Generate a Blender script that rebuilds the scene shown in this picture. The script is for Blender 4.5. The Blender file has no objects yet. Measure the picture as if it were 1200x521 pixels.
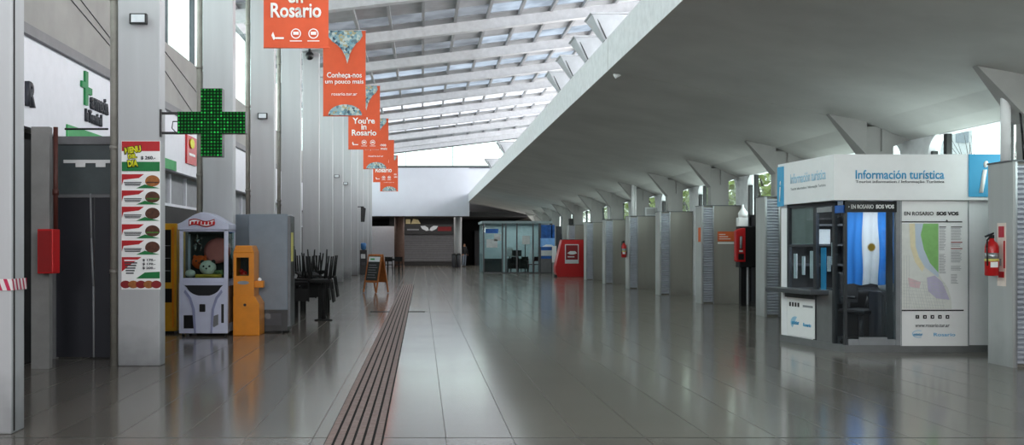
import bpy, bmesh, math, random
from mathutils import Vector, Matrix
random.seed(7)
PI = math.pi
col = bpy.context.scene.collection
F, VX, VY, CH = 1166.7, 494.0, 288.0, 1.4          # focal length (px), vanishing point, camera height

def W(px, py, Y): return ((px-VX)*Y/F, Y, CH-(py-VY)*Y/F)
def PX(px, Y): return (px-VX)*Y/F
def PZ(py, Y): return CH-(py-VY)*Y/F

# ------------------------------------------------------------------ materials
def lin(c):
    return tuple(((v/255)/12.92 if v/255 <= .04045 else ((v/255+.055)/1.055)**2.4) for v in c)
def new_mat(name):
    m = bpy.data.materials.new(name); m.use_nodes = True
    nt = m.node_tree; b = nt.nodes['Principled BSDF']
    return m, nt, b
def mat(name, rgb, rough=.55, metal=0, var=.12, scale=6, bump=0, spec=.5, emit=0, coat=0, ecol=None):
    """painted surface: base colour with soft procedural unevenness"""
    m, nt, b = new_mat(name); L = nt.links; N = nt.nodes
    c = lin(rgb)
    b.inputs['Roughness'].default_value = rough; b.inputs['Metallic'].default_value = metal
    b.inputs['Specular IOR Level'].default_value = spec; b.inputs['Coat Weight'].default_value = coat
    tc = N.new('ShaderNodeTexCoord'); no = N.new('ShaderNodeTexNoise')
    no.inputs['Scale'].default_value = scale; no.inputs['Detail'].default_value = 5; no.inputs['Roughness'].default_value = .6
    L.new(tc.outputs['Object'], no.inputs['Vector'])
    r = N.new('ShaderNodeValToRGB')
    r.color_ramp.elements[0].position = .3; r.color_ramp.elements[1].position = .7
    r.color_ramp.elements[0].color = (*[v*(1-var) for v in c], 1); r.color_ramp.elements[1].color = (*[min(1, v*(1+var*.5)) for v in c], 1)
    L.new(no.outputs['Fac'], r.inputs['Fac']); L.new(r.outputs['Color'], b.inputs['Base Color'])
    if bump:
        bp = N.new('ShaderNodeBump'); bp.inputs['Strength'].default_value = bump; bp.inputs['Distance'].default_value = .02
        L.new(no.outputs['Fac'], bp.inputs['Height']); L.new(bp.outputs['Normal'], b.inputs['Normal'])
    if emit:
        b.inputs['Emission Color'].default_value = (*(lin(ecol) if ecol else c), 1); b.inputs['Emission Strength'].default_value = emit
    return m
def glass_mat(name, rgb=(235, 245, 242), refl=.9, alpha=1.0, rough=.02):
    """thin pane: clear transmission plus fresnel reflection"""
    m = bpy.data.materials.new(name); m.use_nodes = True; nt = m.node_tree; N = nt.nodes; L = nt.links
    N.clear(); o = N.new('ShaderNodeOutputMaterial'); t = N.new('ShaderNodeBsdfTransparent'); g = N.new('ShaderNodeBsdfGlossy')
    lw = N.new('ShaderNodeLayerWeight'); lw.inputs['Blend'].default_value = .5; mx = N.new('ShaderNodeMixShader')
    t.inputs['Color'].default_value = (*[v*alpha for v in lin(rgb)], 1); g.inputs['Roughness'].default_value = rough
    pw = N.new('ShaderNodeMath'); pw.operation = 'POWER'; pw.inputs[1].default_value = 4; L.new(lw.outputs['Facing'], pw.inputs[0])
    mu = N.new('ShaderNodeMath'); mu.operation = 'MULTIPLY_ADD'; mu.inputs[1].default_value = refl*.5; mu.inputs[2].default_value = .035
    L.new(pw.outputs[0], mu.inputs[0]); L.new(mu.outputs[0], mx.inputs[0]); L.new(t.outputs[0], mx.inputs[1]); L.new(g.outputs[0], mx.inputs[2])
    L.new(mx.outputs[0], o.inputs[0]); return m
def translucent_mat(name, rgb, mixd=.4):
    m = bpy.data.materials.new(name); m.use_nodes = True; nt = m.node_tree; N = nt.nodes; L = nt.links
    N.clear(); o = N.new('ShaderNodeOutputMaterial'); d = N.new('ShaderNodeBsdfDiffuse'); t = N.new('ShaderNodeBsdfTranslucent'); mx = N.new('ShaderNodeMixShader')
    tc = N.new('ShaderNodeTexCoord'); no = N.new('ShaderNodeTexNoise'); no.inputs['Scale'].default_value = 1.2; no.inputs['Detail'].default_value = 4
    r = N.new('ShaderNodeValToRGB'); c = lin(rgb)
    r.color_ramp.elements[0].color = (*[v*.6 for v in c], 1); r.color_ramp.elements[1].color = (*c, 1)
    r.color_ramp.elements[0].position = .35; r.color_ramp.elements[1].position = .6
    L.new(tc.outputs['Object'], no.inputs['Vector']); L.new(no.outputs['Fac'], r.inputs['Fac'])
    L.new(r.outputs[0], t.inputs['Color']); L.new(r.outputs[0], d.inputs['Color']); mx.inputs[0].default_value = 1-mixd
    L.new(d.outputs[0], mx.inputs[1]); L.new(t.outputs[0], mx.inputs[2]); L.new(mx.outputs[0], o.inputs[0]); return m

def column_mat(name, rgb, foot=.55):
    """painted concrete with streaks and a grimy foot"""
    m, nt, b = new_mat(name); N = nt.nodes; L = nt.links; c = lin(rgb)
    b.inputs['Roughness'].default_value = .6
    g = N.new('ShaderNodeNewGeometry'); mp = N.new('ShaderNodeMapping'); mp.inputs['Scale'].default_value = (7, 7, .5)
    no = N.new('ShaderNodeTexNoise'); no.inputs['Scale'].default_value = 1; no.inputs['Detail'].default_value = 6
    L.new(g.outputs['Position'], mp.inputs['Vector']); L.new(mp.outputs[0], no.inputs['Vector'])
    r = N.new('ShaderNodeValToRGB'); r.color_ramp.elements[0].position = .25; r.color_ramp.elements[1].position = .7
    r.color_ramp.elements[0].color = (*[v*.91 for v in c], 1); r.color_ramp.elements[1].color = (*c, 1)
    L.new(no.outputs['Fac'], r.inputs[0])
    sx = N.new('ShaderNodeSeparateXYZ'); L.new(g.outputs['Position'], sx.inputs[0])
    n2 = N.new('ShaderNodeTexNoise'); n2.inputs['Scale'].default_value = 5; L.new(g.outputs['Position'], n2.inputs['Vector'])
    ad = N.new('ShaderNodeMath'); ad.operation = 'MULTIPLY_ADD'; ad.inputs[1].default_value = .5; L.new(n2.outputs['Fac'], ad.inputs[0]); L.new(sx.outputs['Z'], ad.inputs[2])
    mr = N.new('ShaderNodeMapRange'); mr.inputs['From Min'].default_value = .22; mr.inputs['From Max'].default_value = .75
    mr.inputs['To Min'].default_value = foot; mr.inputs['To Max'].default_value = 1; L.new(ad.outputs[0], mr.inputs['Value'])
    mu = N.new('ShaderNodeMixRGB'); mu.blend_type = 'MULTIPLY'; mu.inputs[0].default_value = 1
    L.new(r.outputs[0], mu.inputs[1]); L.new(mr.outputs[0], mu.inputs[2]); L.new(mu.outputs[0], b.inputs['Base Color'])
    return m

def floor_mat():
    m, nt, b = new_mat('polished_tile_floor'); N = nt.nodes; L = nt.links
    g = N.new('ShaderNodeNewGeometry'); s = N.new('ShaderNodeSeparateXYZ'); L.new(g.outputs['Position'], s.inputs[0])
    def math_(op, a, bb=None):
        n = N.new('ShaderNodeMath'); n.operation = op
        for i, v in enumerate((a, bb)):
            if v is None: continue
            if isinstance(v, (int, float)): n.inputs[i].default_value = v
            else: L.new(v, n.inputs[i])
        return n.outputs[0]
    T = .485
    def joint(src, off, size, half):
        u = math_('DIVIDE', math_('ADD', src, off), size); f = math_('FRACT', u)
        d = math_('MINIMUM', f, math_('SUBTRACT', 1.0, f))
        return math_('LESS_THAN', d, half/size), math_('FLOOR', u)
    jx, ix = joint(s.outputs['X'], 50*T-.178, T, .0035)
    jy, iy = joint(s.outputs['Y'], 50*T, T, .0022)
    e1 = math_('LESS_THAN', math_('ABSOLUTE', math_('SUBTRACT', s.outputs['Y'], 7.27)), .014)
    e2 = math_('LESS_THAN', math_('ABSOLUTE', math_('SUBTRACT', s.outputs['Y'], 21.2)), .03)
    e3 = math_('LESS_THAN', math_('ABSOLUTE', math_('SUBTRACT', s.outputs['Y'], 35.2)), .03)
    ex = math_('MAXIMUM', e1, math_('MAXIMUM', e2, e3))
    cv = N.new('ShaderNodeCombineXYZ'); L.new(ix, cv.inputs[0]); L.new(iy, cv.inputs[1])
    wn = N.new('ShaderNodeTexWhiteNoise'); wn.noise_dimensions = '2D'; L.new(cv.outputs[0], wn.inputs['Vector'])
    no = N.new('ShaderNodeTexNoise'); no.inputs['Scale'].default_value = .7; no.inputs['Detail'].default_value = 5; L.new(g.outputs['Position'], no.inputs['Vector'])
    sp = N.new('ShaderNodeTexNoise'); sp.inputs['Scale'].default_value = 90; sp.inputs['Detail'].default_value = 2; L.new(g.outputs['Position'], sp.inputs['Vector'])
    v = math_('ADD', math_('ADD', math_('MULTIPLY', wn.outputs['Value'], .10), math_('MULTIPLY', no.outputs['Fac'], .35)), math_('MULTIPLY', sp.outputs['Fac'], .2))
    r = N.new('ShaderNodeValToRGB'); r.color_ramp.elements[0].position = .15; r.color_ramp.elements[1].position = .55
    r.color_ramp.elements[0].color = (.165, .148, .127, 1); r.color_ramp.elements[1].color = (.30, .271, .235, 1)
    L.new(v, r.inputs[0])
    jj = math_('MAXIMUM', math_('MULTIPLY', jx, .62), math_('MAXIMUM', math_('MULTIPLY', jy, .22), math_('MULTIPLY', ex, .85)))
    mx = N.new('ShaderNodeMixRGB'); mx.inputs[2].default_value = (.018, .016, .015, 1); L.new(jj, mx.inputs[0]); L.new(r.outputs[0], mx.inputs[1])
    L.new(mx.outputs[0], b.inputs['Base Color'])
    ro = math_('ADD', math_('MULTIPLY', no.outputs['Fac'], .08), math_('ADD', .10, math_('MULTIPLY', jj, .4)))
    L.new(ro, b.inputs['Roughness']); b.inputs['Specular IOR Level'].default_value = .5; b.inputs['IOR'].default_value = 2.1
    mp = N.new('ShaderNodeMapping'); mp.inputs['Scale'].default_value = (1.2, 5, 1); L.new(g.outputs['Position'], mp.inputs[0])
    bn = N.new('ShaderNodeTexNoise'); bn.inputs['Scale'].default_value = 1; L.new(mp.outputs[0], bn.inputs['Vector'])
    bp = N.new('ShaderNodeBump'); bp.inputs['Strength'].default_value = .015; bp.inputs['Distance'].default_value = .01; L.new(bn.outputs['Fac'], bp.inputs['Height']); L.new(bp.outputs[0], b.inputs['Normal'])
    return m

def led_mat():
    """black panel with a grid of round green diodes, brighter in nested outlines"""
    m, nt, b = new_mat('green_led_matrix'); N = nt.nodes; L = nt.links
    b.inputs['Base Color'].default_value = (.002, .009, .004, 1); b.inputs['Roughness'].default_value = .8; b.inputs['Specular IOR Level'].default_value = .1
    tc = N.new('ShaderNodeTexCoord'); s = N.new('ShaderNodeSeparateXYZ'); L.new(tc.outputs['Object'], s.inputs[0])
    def mt(op, a, bb=None):
        n = N.new('ShaderNodeMath'); n.operation = op
        for i, v in enumerate((a, bb)):
            if v is None: continue
            if isinstance(v, (int, float)): n.inputs[i].default_value = v
            else: L.new(v, n.inputs[i])
        return n.outputs[0]
    P = .0378
    u = mt('DIVIDE', s.outputs['X'], P); w = mt('DIVIDE', s.outputs['Z'], P)
    fu = mt('SUBTRACT', mt('FRACT', mt('ADD', u, 100.5)), .5); fw = mt('SUBTRACT', mt('FRACT', mt('ADD', w, 100.5)), .5)
    d = mt('ADD', mt('MULTIPLY', fu, fu), mt('MULTIPLY', fw, fw)); dot = mt('LESS_THAN', d, .085)
    cv = N.new('ShaderNodeCombineXYZ'); L.new(mt('FLOOR', mt('ADD', u, 100.5)), cv.inputs[0]); L.new(mt('FLOOR', mt('ADD', w, 100.5)), cv.inputs[1])
    wn = N.new('ShaderNodeTexWhiteNoise'); wn.noise_dimensions = '2D'; L.new(cv.outputs[0], wn.inputs['Vector'])
    br = mt('ADD', .16, mt('MULTIPLY', mt('POWER', wn.outputs['Value'], 5), .5))
    b.inputs['Emission Color'].default_value = (.04, .8, .12, 1)
    L.new(mt('ADD', mt('MULTIPLY', dot, br), .010), b.inputs['Emission Strength'])
    return m

def map_mat():
    m, nt, b = new_mat('city_map_print'); N = nt.nodes; L = nt.links
    tc = N.new('ShaderNodeTexCoord'); vo = N.new('ShaderNodeTexVoronoi'); vo.inputs['Scale'].default_value = 16
    L.new(tc.outputs['Object'], vo.inputs['Vector'])
    r = N.new('ShaderNodeValToRGB'); r.color_ramp.interpolation = 'CONSTANT'
    cs = [(0, (150, 175, 180)), (.25, (105, 130, 140)), (.42, (190, 200, 195)), (.6, (120, 160, 175)), (.75, (175, 165, 130)), (.88, (70, 90, 105))]
    r.color_ramp.elements[0].color = (*lin(cs[0][1]), 1); r.color_ramp.elements[1].position = cs[1][0]; r.color_ramp.elements[1].color = (*lin(cs[1][1]), 1)
    for p, c in cs[2:]:
        e = r.color_ramp.elements.new(p); e.color = (*lin(c), 1)
    sp = N.new('ShaderNodeSeparateColor'); L.new(vo.outputs['Color'], sp.inputs[0]); L.new(sp.outputs[0], r.inputs[0]); L.new(r.outputs[0], b.inputs['Base Color'])
    b.inputs['Roughness'].default_value = .7
    return m

def tape_mat():
    m, nt, b = new_mat('barrier_tape_red_white'); N = nt.nodes; L = nt.links
    tc = N.new('ShaderNodeNewGeometry'); s = N.new('ShaderNodeSeparateXYZ'); L.new(tc.outputs['Position'], s.inputs[0])
    a = N.new('ShaderNodeMath'); a.operation = 'ADD'; L.new(s.outputs['X'], a.inputs[0]); L.new(s.outputs['Y'], a.inputs[1])
    a2 = N.new('ShaderNodeMath'); a2.operation = 'MULTIPLY_ADD'; a2.inputs[1].default_value = .35; L.new(s.outputs['Z'], a2.inputs[0]); L.new(a.outputs[0], a2.inputs[2])
    f = N.new('ShaderNodeMath'); f.operation = 'MULTIPLY'; f.inputs[1].default_value = 16; L.new(a2.outputs[0], f.inputs[0])
    g = N.new('ShaderNodeMath'); g.operation = 'FRACT'; L.new(f.outputs[0], g.inputs[0])
    h = N.new('ShaderNodeMath'); h.operation = 'LESS_THAN'; h.inputs[1].default_value = .45; L.new(g.outputs[0], h.inputs[0])
    mx = N.new('ShaderNodeMixRGB'); mx.inputs[1].default_value = (.75, .7, .7, 1); mx.inputs[2].default_value = (.5, .02, .08, 1)
    L.new(h.outputs[0], mx.inputs[0]); L.new(mx.outputs[0], b.inputs['Base Color']); return m

M = {}
def D(k, *a, **kw): M[k] = mat(k, *a, **kw)
M['floor'] = floor_mat(); M['led'] = led_mat(); M['map'] = map_mat(); M['tape'] = tape_mat()
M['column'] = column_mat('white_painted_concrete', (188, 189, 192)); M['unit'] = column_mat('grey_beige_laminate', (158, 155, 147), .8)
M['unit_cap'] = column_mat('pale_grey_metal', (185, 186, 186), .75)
M['glass'] = glass_mat('clear_glass'); M['glass_dark'] = glass_mat('tinted_glass', (150, 160, 165)); M['glass_kiosk'] = glass_mat('kiosk_glass', (238, 244, 246), .8)
M['glass_green'] = glass_mat('office_glass', (226, 236, 236), .35, .95)
M['flag_blue_cloth'] = translucent_mat('flag_blue_cloth', (70, 150, 235), .5); M['flag_white_cloth'] = translucent_mat('flag_white_cloth', (240, 243, 248), .5)
M['sky_dim'] = translucent_mat('dim_roof_sheet', (118, 122, 126), .4); M['sky_mid'] = translucent_mat('bluish_roof_sheet', (158, 168, 178), .4)  # dimmer copies of the skylight sheet, brightness put into the colour
M['sky_strip'] = translucent_mat('translucent_roof_sheet', (226, 230, 236), .2)
D('roof', (182, 183, 186), .6, var=.2, scale=2); D('beam', (205, 205, 207), .55); D('purlin', (165, 165, 167), .6)
D('slab_under', (208, 207, 205), .75, var=.12, scale=.7, bump=.05); D('slab_edge', (244, 245, 248), .6)
D('concrete', (160, 158, 155), .75, var=.15, scale=1.2, bump=.1); D('white_band', (232, 233, 240), .5, var=.04)
D('trim_grey', (120, 120, 123), .5); D('end_panel', (218, 222, 232), .5, var=.04, scale=1)
D('dark_panel', (58, 58, 64), .45); D('dark_wall', (52, 51, 52), .7); D('black', (20, 20, 22), .4); D('black_matte', (14, 14, 15), .75)
D('door_dark', (50, 51, 58), .35, var=.06); D('pipe', (152, 149, 141), .5, var=.2); D('rust_pipe', (78, 36, 28), .55)
D('alu', (176, 179, 183), .35, .7); D('alu_dark', (90, 92, 95), .4, .6); D('steel', (150, 152, 155), .3, .9)
D('tactile', (158, 136, 130), .55, var=.3, scale=18); D('groove', (18, 15, 15), .8)
D('orange', (220, 92, 54), .65, var=.05); D('white', (250, 250, 250), .5, var=.03); D('white_print', (245, 243, 240), .6, var=.02)
D('lilac', (206, 209, 230), .35, var=.06, coat=.3); D('lilac_dark', (150, 154, 188), .4); D('yellow_machine', (228, 140, 14), .4, var=.1, coat=.3); D('yellow_cab', (215, 160, 35), .4)
D('vend_grey', (122, 132, 143), .4, var=.08); D('vend_black', (16, 16, 18), .35); D('red', (196, 22, 26), .4, var=.06, coat=.2); D('red_dark', (150, 18, 20), .45); D('red_menu', (190, 28, 36), .5)
D('green_menu', (10, 120, 60), .5); D('yellow_text', (228, 225, 40), .5); D('grey_text', (70, 72, 78), .6); D('soft_grey', (150, 152, 156), .6)
D('blue_text', (58, 162, 212), .5); D('cyan', (62, 170, 218), .45, var=.03); D('pale_blue', (172, 214, 238), .5); D('flag_blue', (52, 128, 215), .7, var=.08); D('flag_white', (228, 232, 238), .7); D('sun', (226, 175, 50), .6)
D('kiosk_white', (250, 250, 252), .45, var=.03); D('kiosk_base', (128, 129, 130), .4, .2); D('kiosk_dark', (62, 65, 68), .35, .2); D('counter', (92, 95, 98), .35, .3)
D('wood', (176, 104, 48), .5, var=.3, scale=14); D('chalk', (40, 44, 44), .6, var=.3); D('burger', (170, 105, 50), .6, var=.4, scale=30); D('burger_dark', (88, 50, 32), .6, var=.5, scale=30); D('salad', (70, 120, 40), .6, var=.4, scale=30)
D('map_land', (236, 237, 232), .6, var=.05, scale=12); D('map_green', (150, 205, 128), .6, var=.1, scale=10); D('map_river', (208, 222, 236), .6, var=.03); D('map_cream', (245, 234, 200), .6); D('map_purple', (206, 200, 224), .6, var=.1); D('map_pink', (234, 206, 210), .6, var=.1)
D('farm_green', (14, 130, 70), .5); D('farm_dark', (56, 58, 66), .5); D('green_strip', (60, 165, 95), .5, var=.25, scale=3)
D('brown_col', (120, 92, 80), .6, var=.15); D('shutter', (118, 118, 122), .5, .2); D('shutter_strip', (208, 212, 222), .4, .15); D('shutter_dark', (98, 98, 102), .5)
D('menu_lit', (222, 205, 160), .6, emit=.12); D('sign_white', (225, 228, 232), .6, emit=.1); D('sign_red', (140, 28, 34), .6)
D('office_back', (170, 184, 190), .6, var=.1); D('poster_blue', (40, 100, 180), .5, var=.5, scale=4, emit=.05); D('poster_sky', (120, 170, 225), .5, var=.25, scale=5, emit=.15); D('paper', (222, 226, 228), .6)
D('plush_white', (225, 222, 215), .9, bump=.3, scale=40); D('plush_orange', (222, 96, 34), .9, bump=.3, scale=40); D('plush_pink', (205, 120, 118), .8); D('plush_green', (110, 130, 90), .9, bump=.3, scale=40); D('prize_yellow', (190, 160, 60), .8)
D('lamp_glass', (215, 220, 225), .25); D('reflector', (222, 226, 232), .4, .1, var=.08); D('water_blue', (70, 130, 190), .2); D('bark', (70, 60, 50), .8); D('leaf', (158, 172, 96), .7, var=.4, scale=2); D('leaf_pale', (190, 196, 170), .8, var=.3)
D('asphalt', (120, 120, 120), .9); D('far_building', (214, 216, 220), .8); D('far_window', (150, 158, 168), .4); D('cap_orange', (222, 104, 50), .6)
D('skin', (170, 125, 100), .6); D('jacket', (24, 24, 30), .8); D('jeans', (120, 130, 145), .8); D('hair', (25, 20, 18), .7); D('screen_blue', (30, 80, 180), .3, emit=.2); D('chrome', (190, 190, 195), .15, .95)
D('label_yellow', (225, 215, 120), .5); D('clerestory_frame', (70, 74, 80), .5); D('machine_art', (150, 120, 90), .5, var=.6, scale=8); D('plate_pink', (242, 226, 216), .6)
D('bracket_grey', (168, 167, 165), .75, var=.12, scale=1.5); D('map_line', (205, 208, 208), .6); D('trim_pillar', (140, 139, 138), .6); D('door_glass', (88, 96, 98), .3); D('blind', (150, 154, 148), .7); D('leather', (30, 30, 32), .5); D('dark_inside', (30, 31, 33), .8)

# ------------------------------------------------------------------ geometry helpers
ROOTM = {}
class MB:
    def __init__(s): s.bm = bmesh.new(); s.mi = 0
    def face(s, pts):
        f = s.bm.faces.new([s.bm.verts.new(p) for p in pts]); f.material_index = s.mi; return s
    def box(s, x0, x1, y0, y1, z0, z1):
        v = [s.bm.verts.new((x, y, z)) for x in (x0, x1) for y in (y0, y1) for z in (z0, z1)]
        for q in ((0, 1, 3, 2), (4, 6, 7, 5), (0, 4, 5, 1), (2, 3, 7, 6), (0, 2, 6, 4), (1, 5, 7, 3)):
            s.bm.faces.new([v[i] for i in q]).material_index = s.mi
        return s
    def prism(s, poly, a0, a1, axis='y'):
        """poly in the two other axes (xz for y, yz for x, xy for z), extruded from a0 to a1"""
        def P(p, a): return (p[0], a, p[1]) if axis == 'y' else ((a, p[0], p[1]) if axis == 'x' else (p[0], p[1], a))
        A = [s.bm.verts.new(P(p, a0)) for p in poly]; B = [s.bm.verts.new(P(p, a1)) for p in poly]; n = len(poly)
        fs = [s.bm.faces.new(A), s.bm.faces.new(B[::-1])] + [s.bm.faces.new((A[i], B[i], B[(i+1) % n], A[(i+1) % n])) for i in range(n)]
        for f in fs: f.material_index = s.mi
        return s
    def hull(s, A, B):
        """two matching rings of 3-D points joined and capped"""
        A = [s.bm.verts.new(p) for p in A]; B = [s.bm.verts.new(p) for p in B]; n = len(A)
        fs = [s.bm.faces.new(A), s.bm.faces.new(B[::-1])] + [s.bm.faces.new((A[i], B[i], B[(i+1) % n], A[(i+1) % n])) for i in range(n)]
        for f in fs: f.material_index = s.mi
        return s
    def cyl(s, p0, p1, r, r2=None, n=14, caps=True):
        p0, p1 = Vector(p0), Vector(p1); d = (p1-p0).normalized(); r2 = r if r2 is None else r2
        u = d.orthogonal().normalized(); v = d.cross(u)
        A = [s.bm.verts.new(p0+(u*math.cos(2*PI*i/n)+v*math.sin(2*PI*i/n))*r) for i in range(n)]
        B = [s.bm.verts.new(p1+(u*math.cos(2*PI*i/n)+v*math.sin(2*PI*i/n))*r2) for i in range(n)]
        for i in range(n):
            f = s.bm.faces.new((A[i], A[(i+1) % n], B[(i+1) % n], B[i])); f.material_index = s.mi; f.smooth = True
        if caps:
            s.bm.faces.new(A[::-1]).material_index = s.mi; s.bm.faces.new(B).material_index = s.mi
        return s
    def tube(s, pts, r, n=8):
        for a, b in zip(pts, pts[1:]): s.cyl(a, b, r, n=n)
        return s
    def lathe(s, prof, c=(0, 0, 0), n=20):
        rings = [[s.bm.verts.new((c[0]+r*math.cos(2*PI*i/n), c[1]+r*math.sin(2*PI*i/n), c[2]+z)) for i in range(n)] for r, z in prof]
        for A, B in zip(rings, rings[1:]):
            for i in range(n):
                f = s.bm.faces.new((A[i], A[(i+1) % n], B[(i+1) % n], B[i])); f.smooth = True; f.material_index = s.mi
        s.bm.faces.new(rings[0][::-1]).material_index = s.mi; s.bm.faces.new(rings[-1]).material_index = s.mi
        return s
    def ball(s, c, r, sc=(1, 1, 1), sub=2):
        q = bmesh.ops.create_icosphere(s.bm, subdivisions=sub, radius=1)
        for v in q['verts']: v.co = Vector((v.co.x*r*sc[0]+c[0], v.co.y*r*sc[1]+c[1], v.co.z*r*sc[2]+c[2]))
        for f in {f for v in q['verts'] for f in v.link_faces}: f.smooth = True; f.material_index = s.mi
        return s
    def disc(s, c, r, rz=None, n=24, facing='-y'):
        rz = r if rz is None else rz
        P = [(c[0]+r*math.cos(2*PI*i/n), c[1], c[2]+rz*math.sin(2*PI*i/n)) for i in range(n)]
        return s.face(P)
    def xf(s, m): s.bm.transform(m); return s
    def build(s, name, m, parent=None, bevel=0, label=None):
        inv = ROOTM.get(parent.name) if parent else None
        if inv is not None: s.bm.transform(inv.inverted())
        bmesh.ops.recalc_face_normals(s.bm, faces=s.bm.faces)
        me = bpy.data.meshes.new(name); s.bm.to_mesh(me); s.bm.free()
        for x in (m if isinstance(m, (list, tuple)) else [m]): me.materials.append(M[x] if isinstance(x, str) else x)
        o = bpy.data.objects.new(name, me); col.objects.link(o)
        if parent:
            o.parent = parent
            if inv is not None: ROOTM[o.name] = inv
        if bevel:
            b = o.modifiers.new('soft_edges', 'BEVEL'); b.width = bevel; b.segments = 2; b.limit_method = 'ANGLE'; b.angle_limit = .7
        if label: o['label'] = label
        return o
def tag(o, label, cat, group=None, kind=None):
    o['label'] = label; o['category'] = cat
    if group: o['group'] = group
    if kind: o['kind'] = kind
    return o
def thing(name, label, cat, loc=(0, 0, 0), rotz=0, group=None, kind=None):
    o = bpy.data.objects.new(name, None); col.objects.link(o); o.location = loc; o.rotation_euler = (0, 0, rotz); o.empty_display_size = .1
    ROOTM[o.name] = Matrix.Translation(loc) @ Matrix.Rotation(rotz, 4, 'Z')
    return tag(o, label, cat, group, kind)
def struct(o): o['kind'] = 'structure'; return o
def dup(root, loc, rot=(0, 0, 0), label=None):
    r = root.copy(); col.objects.link(r); r.location = loc; r.rotation_euler = rot
    if label: r['label'] = label
    for ch in list(root.children):
        c = ch.copy(); col.objects.link(c); c.parent = r
        for g in list(ch.children):
            d = g.copy(); col.objects.link(d); d.parent = c
    return r
FACE = {'-y': Matrix.Rotation(PI/2, 4, 'X'), '+x': Matrix.Rotation(PI/2, 4, 'Z') @ Matrix.Rotation(PI/2, 4, 'X'), '-x': Matrix.Rotation(-PI/2, 4, 'Z') @ Matrix.Rotation(PI/2, 4, 'X')}
def text(body, c, w, h, m, parent, facing='-y', name='lettering', bold=.015, depth=.004, rot=None, shear=0, label=None, roll=0):
    """lettering as real mesh, its box centred on c (world), fitted to w x h"""
    cu = bpy.data.curves.new('t', 'FONT'); cu.body = body; cu.offset = bold; cu.shear = shear; cu.align_x = 'CENTER'; cu.space_line = .72
    cu.resolution_u = 3
    o = bpy.data.objects.new('t', cu); col.objects.link(o)
    dg = bpy.context.evaluated_depsgraph_get(); dg.update(); me = bpy.data.meshes.new_from_object(o.evaluated_get(dg)); bpy.data.objects.remove(o); bpy.data.curves.remove(cu)
    xs = [v.co.x for v in me.vertices]; ys = [v.co.y for v in me.vertices]
    x0, x1, y0, y1 = min(xs), max(xs), min(ys), max(ys)
    b = MB(); b.bm.from_mesh(me); bpy.data.meshes.remove(me)
    R = rot if rot is not None else FACE[facing]
    sx = w/(x1-x0); sy = h/(y1-y0)
    if depth:
        g = bmesh.ops.extrude_face_region(b.bm, geom=b.bm.faces[:])
        for v in [e for e in g['geom'] if isinstance(e, bmesh.types.BMVert)]: v.co.z += 1
        b.xf(Matrix.Translation(c) @ R @ Matrix.Rotation(roll, 4, 'Z') @ Matrix.Diagonal((sx, sy, depth, 1)) @ Matrix.Translation((-(x0+x1)/2, -(y0+y1)/2, 0)))
    else:
        b.xf(Matrix.Translation(c) @ R @ Matrix.Rotation(roll, 4, 'Z') @ Matrix.Diagonal((sx, sy, 1, 1)) @ Matrix.Translation((-(x0+x1)/2, -(y0+y1)/2, 0)))
    return b.build(name, m, parent, label=label)

ORD = ['first', 'second', 'third', 'fourth', 'fifth', 'sixth', 'seventh', 'eighth', 'ninth', 'tenth', 'eleventh', 'twelfth', 'thirteenth', 'fourteenth', 'fifteenth', 'sixteenth']
END = 64.0
def roof_z(x): return 7.6+.12*x
exec_parts = []

# ================================================================== SETTING
struct(MB().box(-7, 14, -8, 80, -.2, 0).build('floor', 'floor'))
struct(MB().box(-150, 200, -40, 260, -.5, -.25).build('ground', 'asphalt'))

COLY = [7.4, 11.6, 16.1]+[20.6+4.5*i for i in range(10)]
CX0, CX1 = -3.54, -3.05
# roof: sheets, beams across, purlins along
beams = [-1.6, 2.9]+COLY+[END-.1]
b = MB(); rp = [(-5.2, roof_z(-5.2)+.42), (9, roof_z(9)+.42), (9, roof_z(9)+.46), (-5.2, roof_z(-5.2)+.46)]
b.prism(rp, -8, beams[0])
for y0, y1 in zip(beams, beams[1:]): b.prism(rp, y0, y1-1.35); b.prism(rp, y1-.2, y1)
b.prism(rp, END-.1, END+.3)
struct(b.build('roof', 'roof'))
for y in beams:
    b = MB(); b.prism([(-5.2, roof_z(-5.2)), (9, roof_z(9)), (9, roof_z(9)+.3), (-5.2, roof_z(-5.2)+.3)], y-.07, y+.07)
    b.prism([(-5.2, roof_z(-5.2)-.012), (9, roof_z(9)-.012), (9, roof_z(9)), (-5.2, roof_z(-5.2))], y-.14, y+.14)
    struct(b.build('roof_beam', 'beam'))
for i in range(15):
    x = -4.7+i*.95
    struct(MB().box(x-.04, x+.04, -8, END, roof_z(x)+.29, roof_z(x)+.41).build('roof_purlin', 'purlin'))
for k, (y0, y1) in enumerate(zip(beams, beams[1:])):
    a, c = y1-1.35, y1-.2
    b = MB()
    for i in range(-1, 15):
        x0, x1 = -4.7+i*.95, -4.7+(i+1)*.95
        x0 = max(x0, -5.2); x1 = min(x1, 9)
        b.mi = 2 if y1 > 46 else (1 if x0 > 1.5 or y1 > 38 else 0)  # sheet brightness painted by position: brighter far off and to the right
        b.face([(x0, a, roof_z(x0)+.44), (x1, a, roof_z(x1)+.44), (x1, c, roof_z(x1)+.44), (x0, c, roof_z(x0)+.44)])
    struct(b.build('skylight_sheet', ['sky_dim', 'sky_mid', 'sky_strip']))

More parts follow.
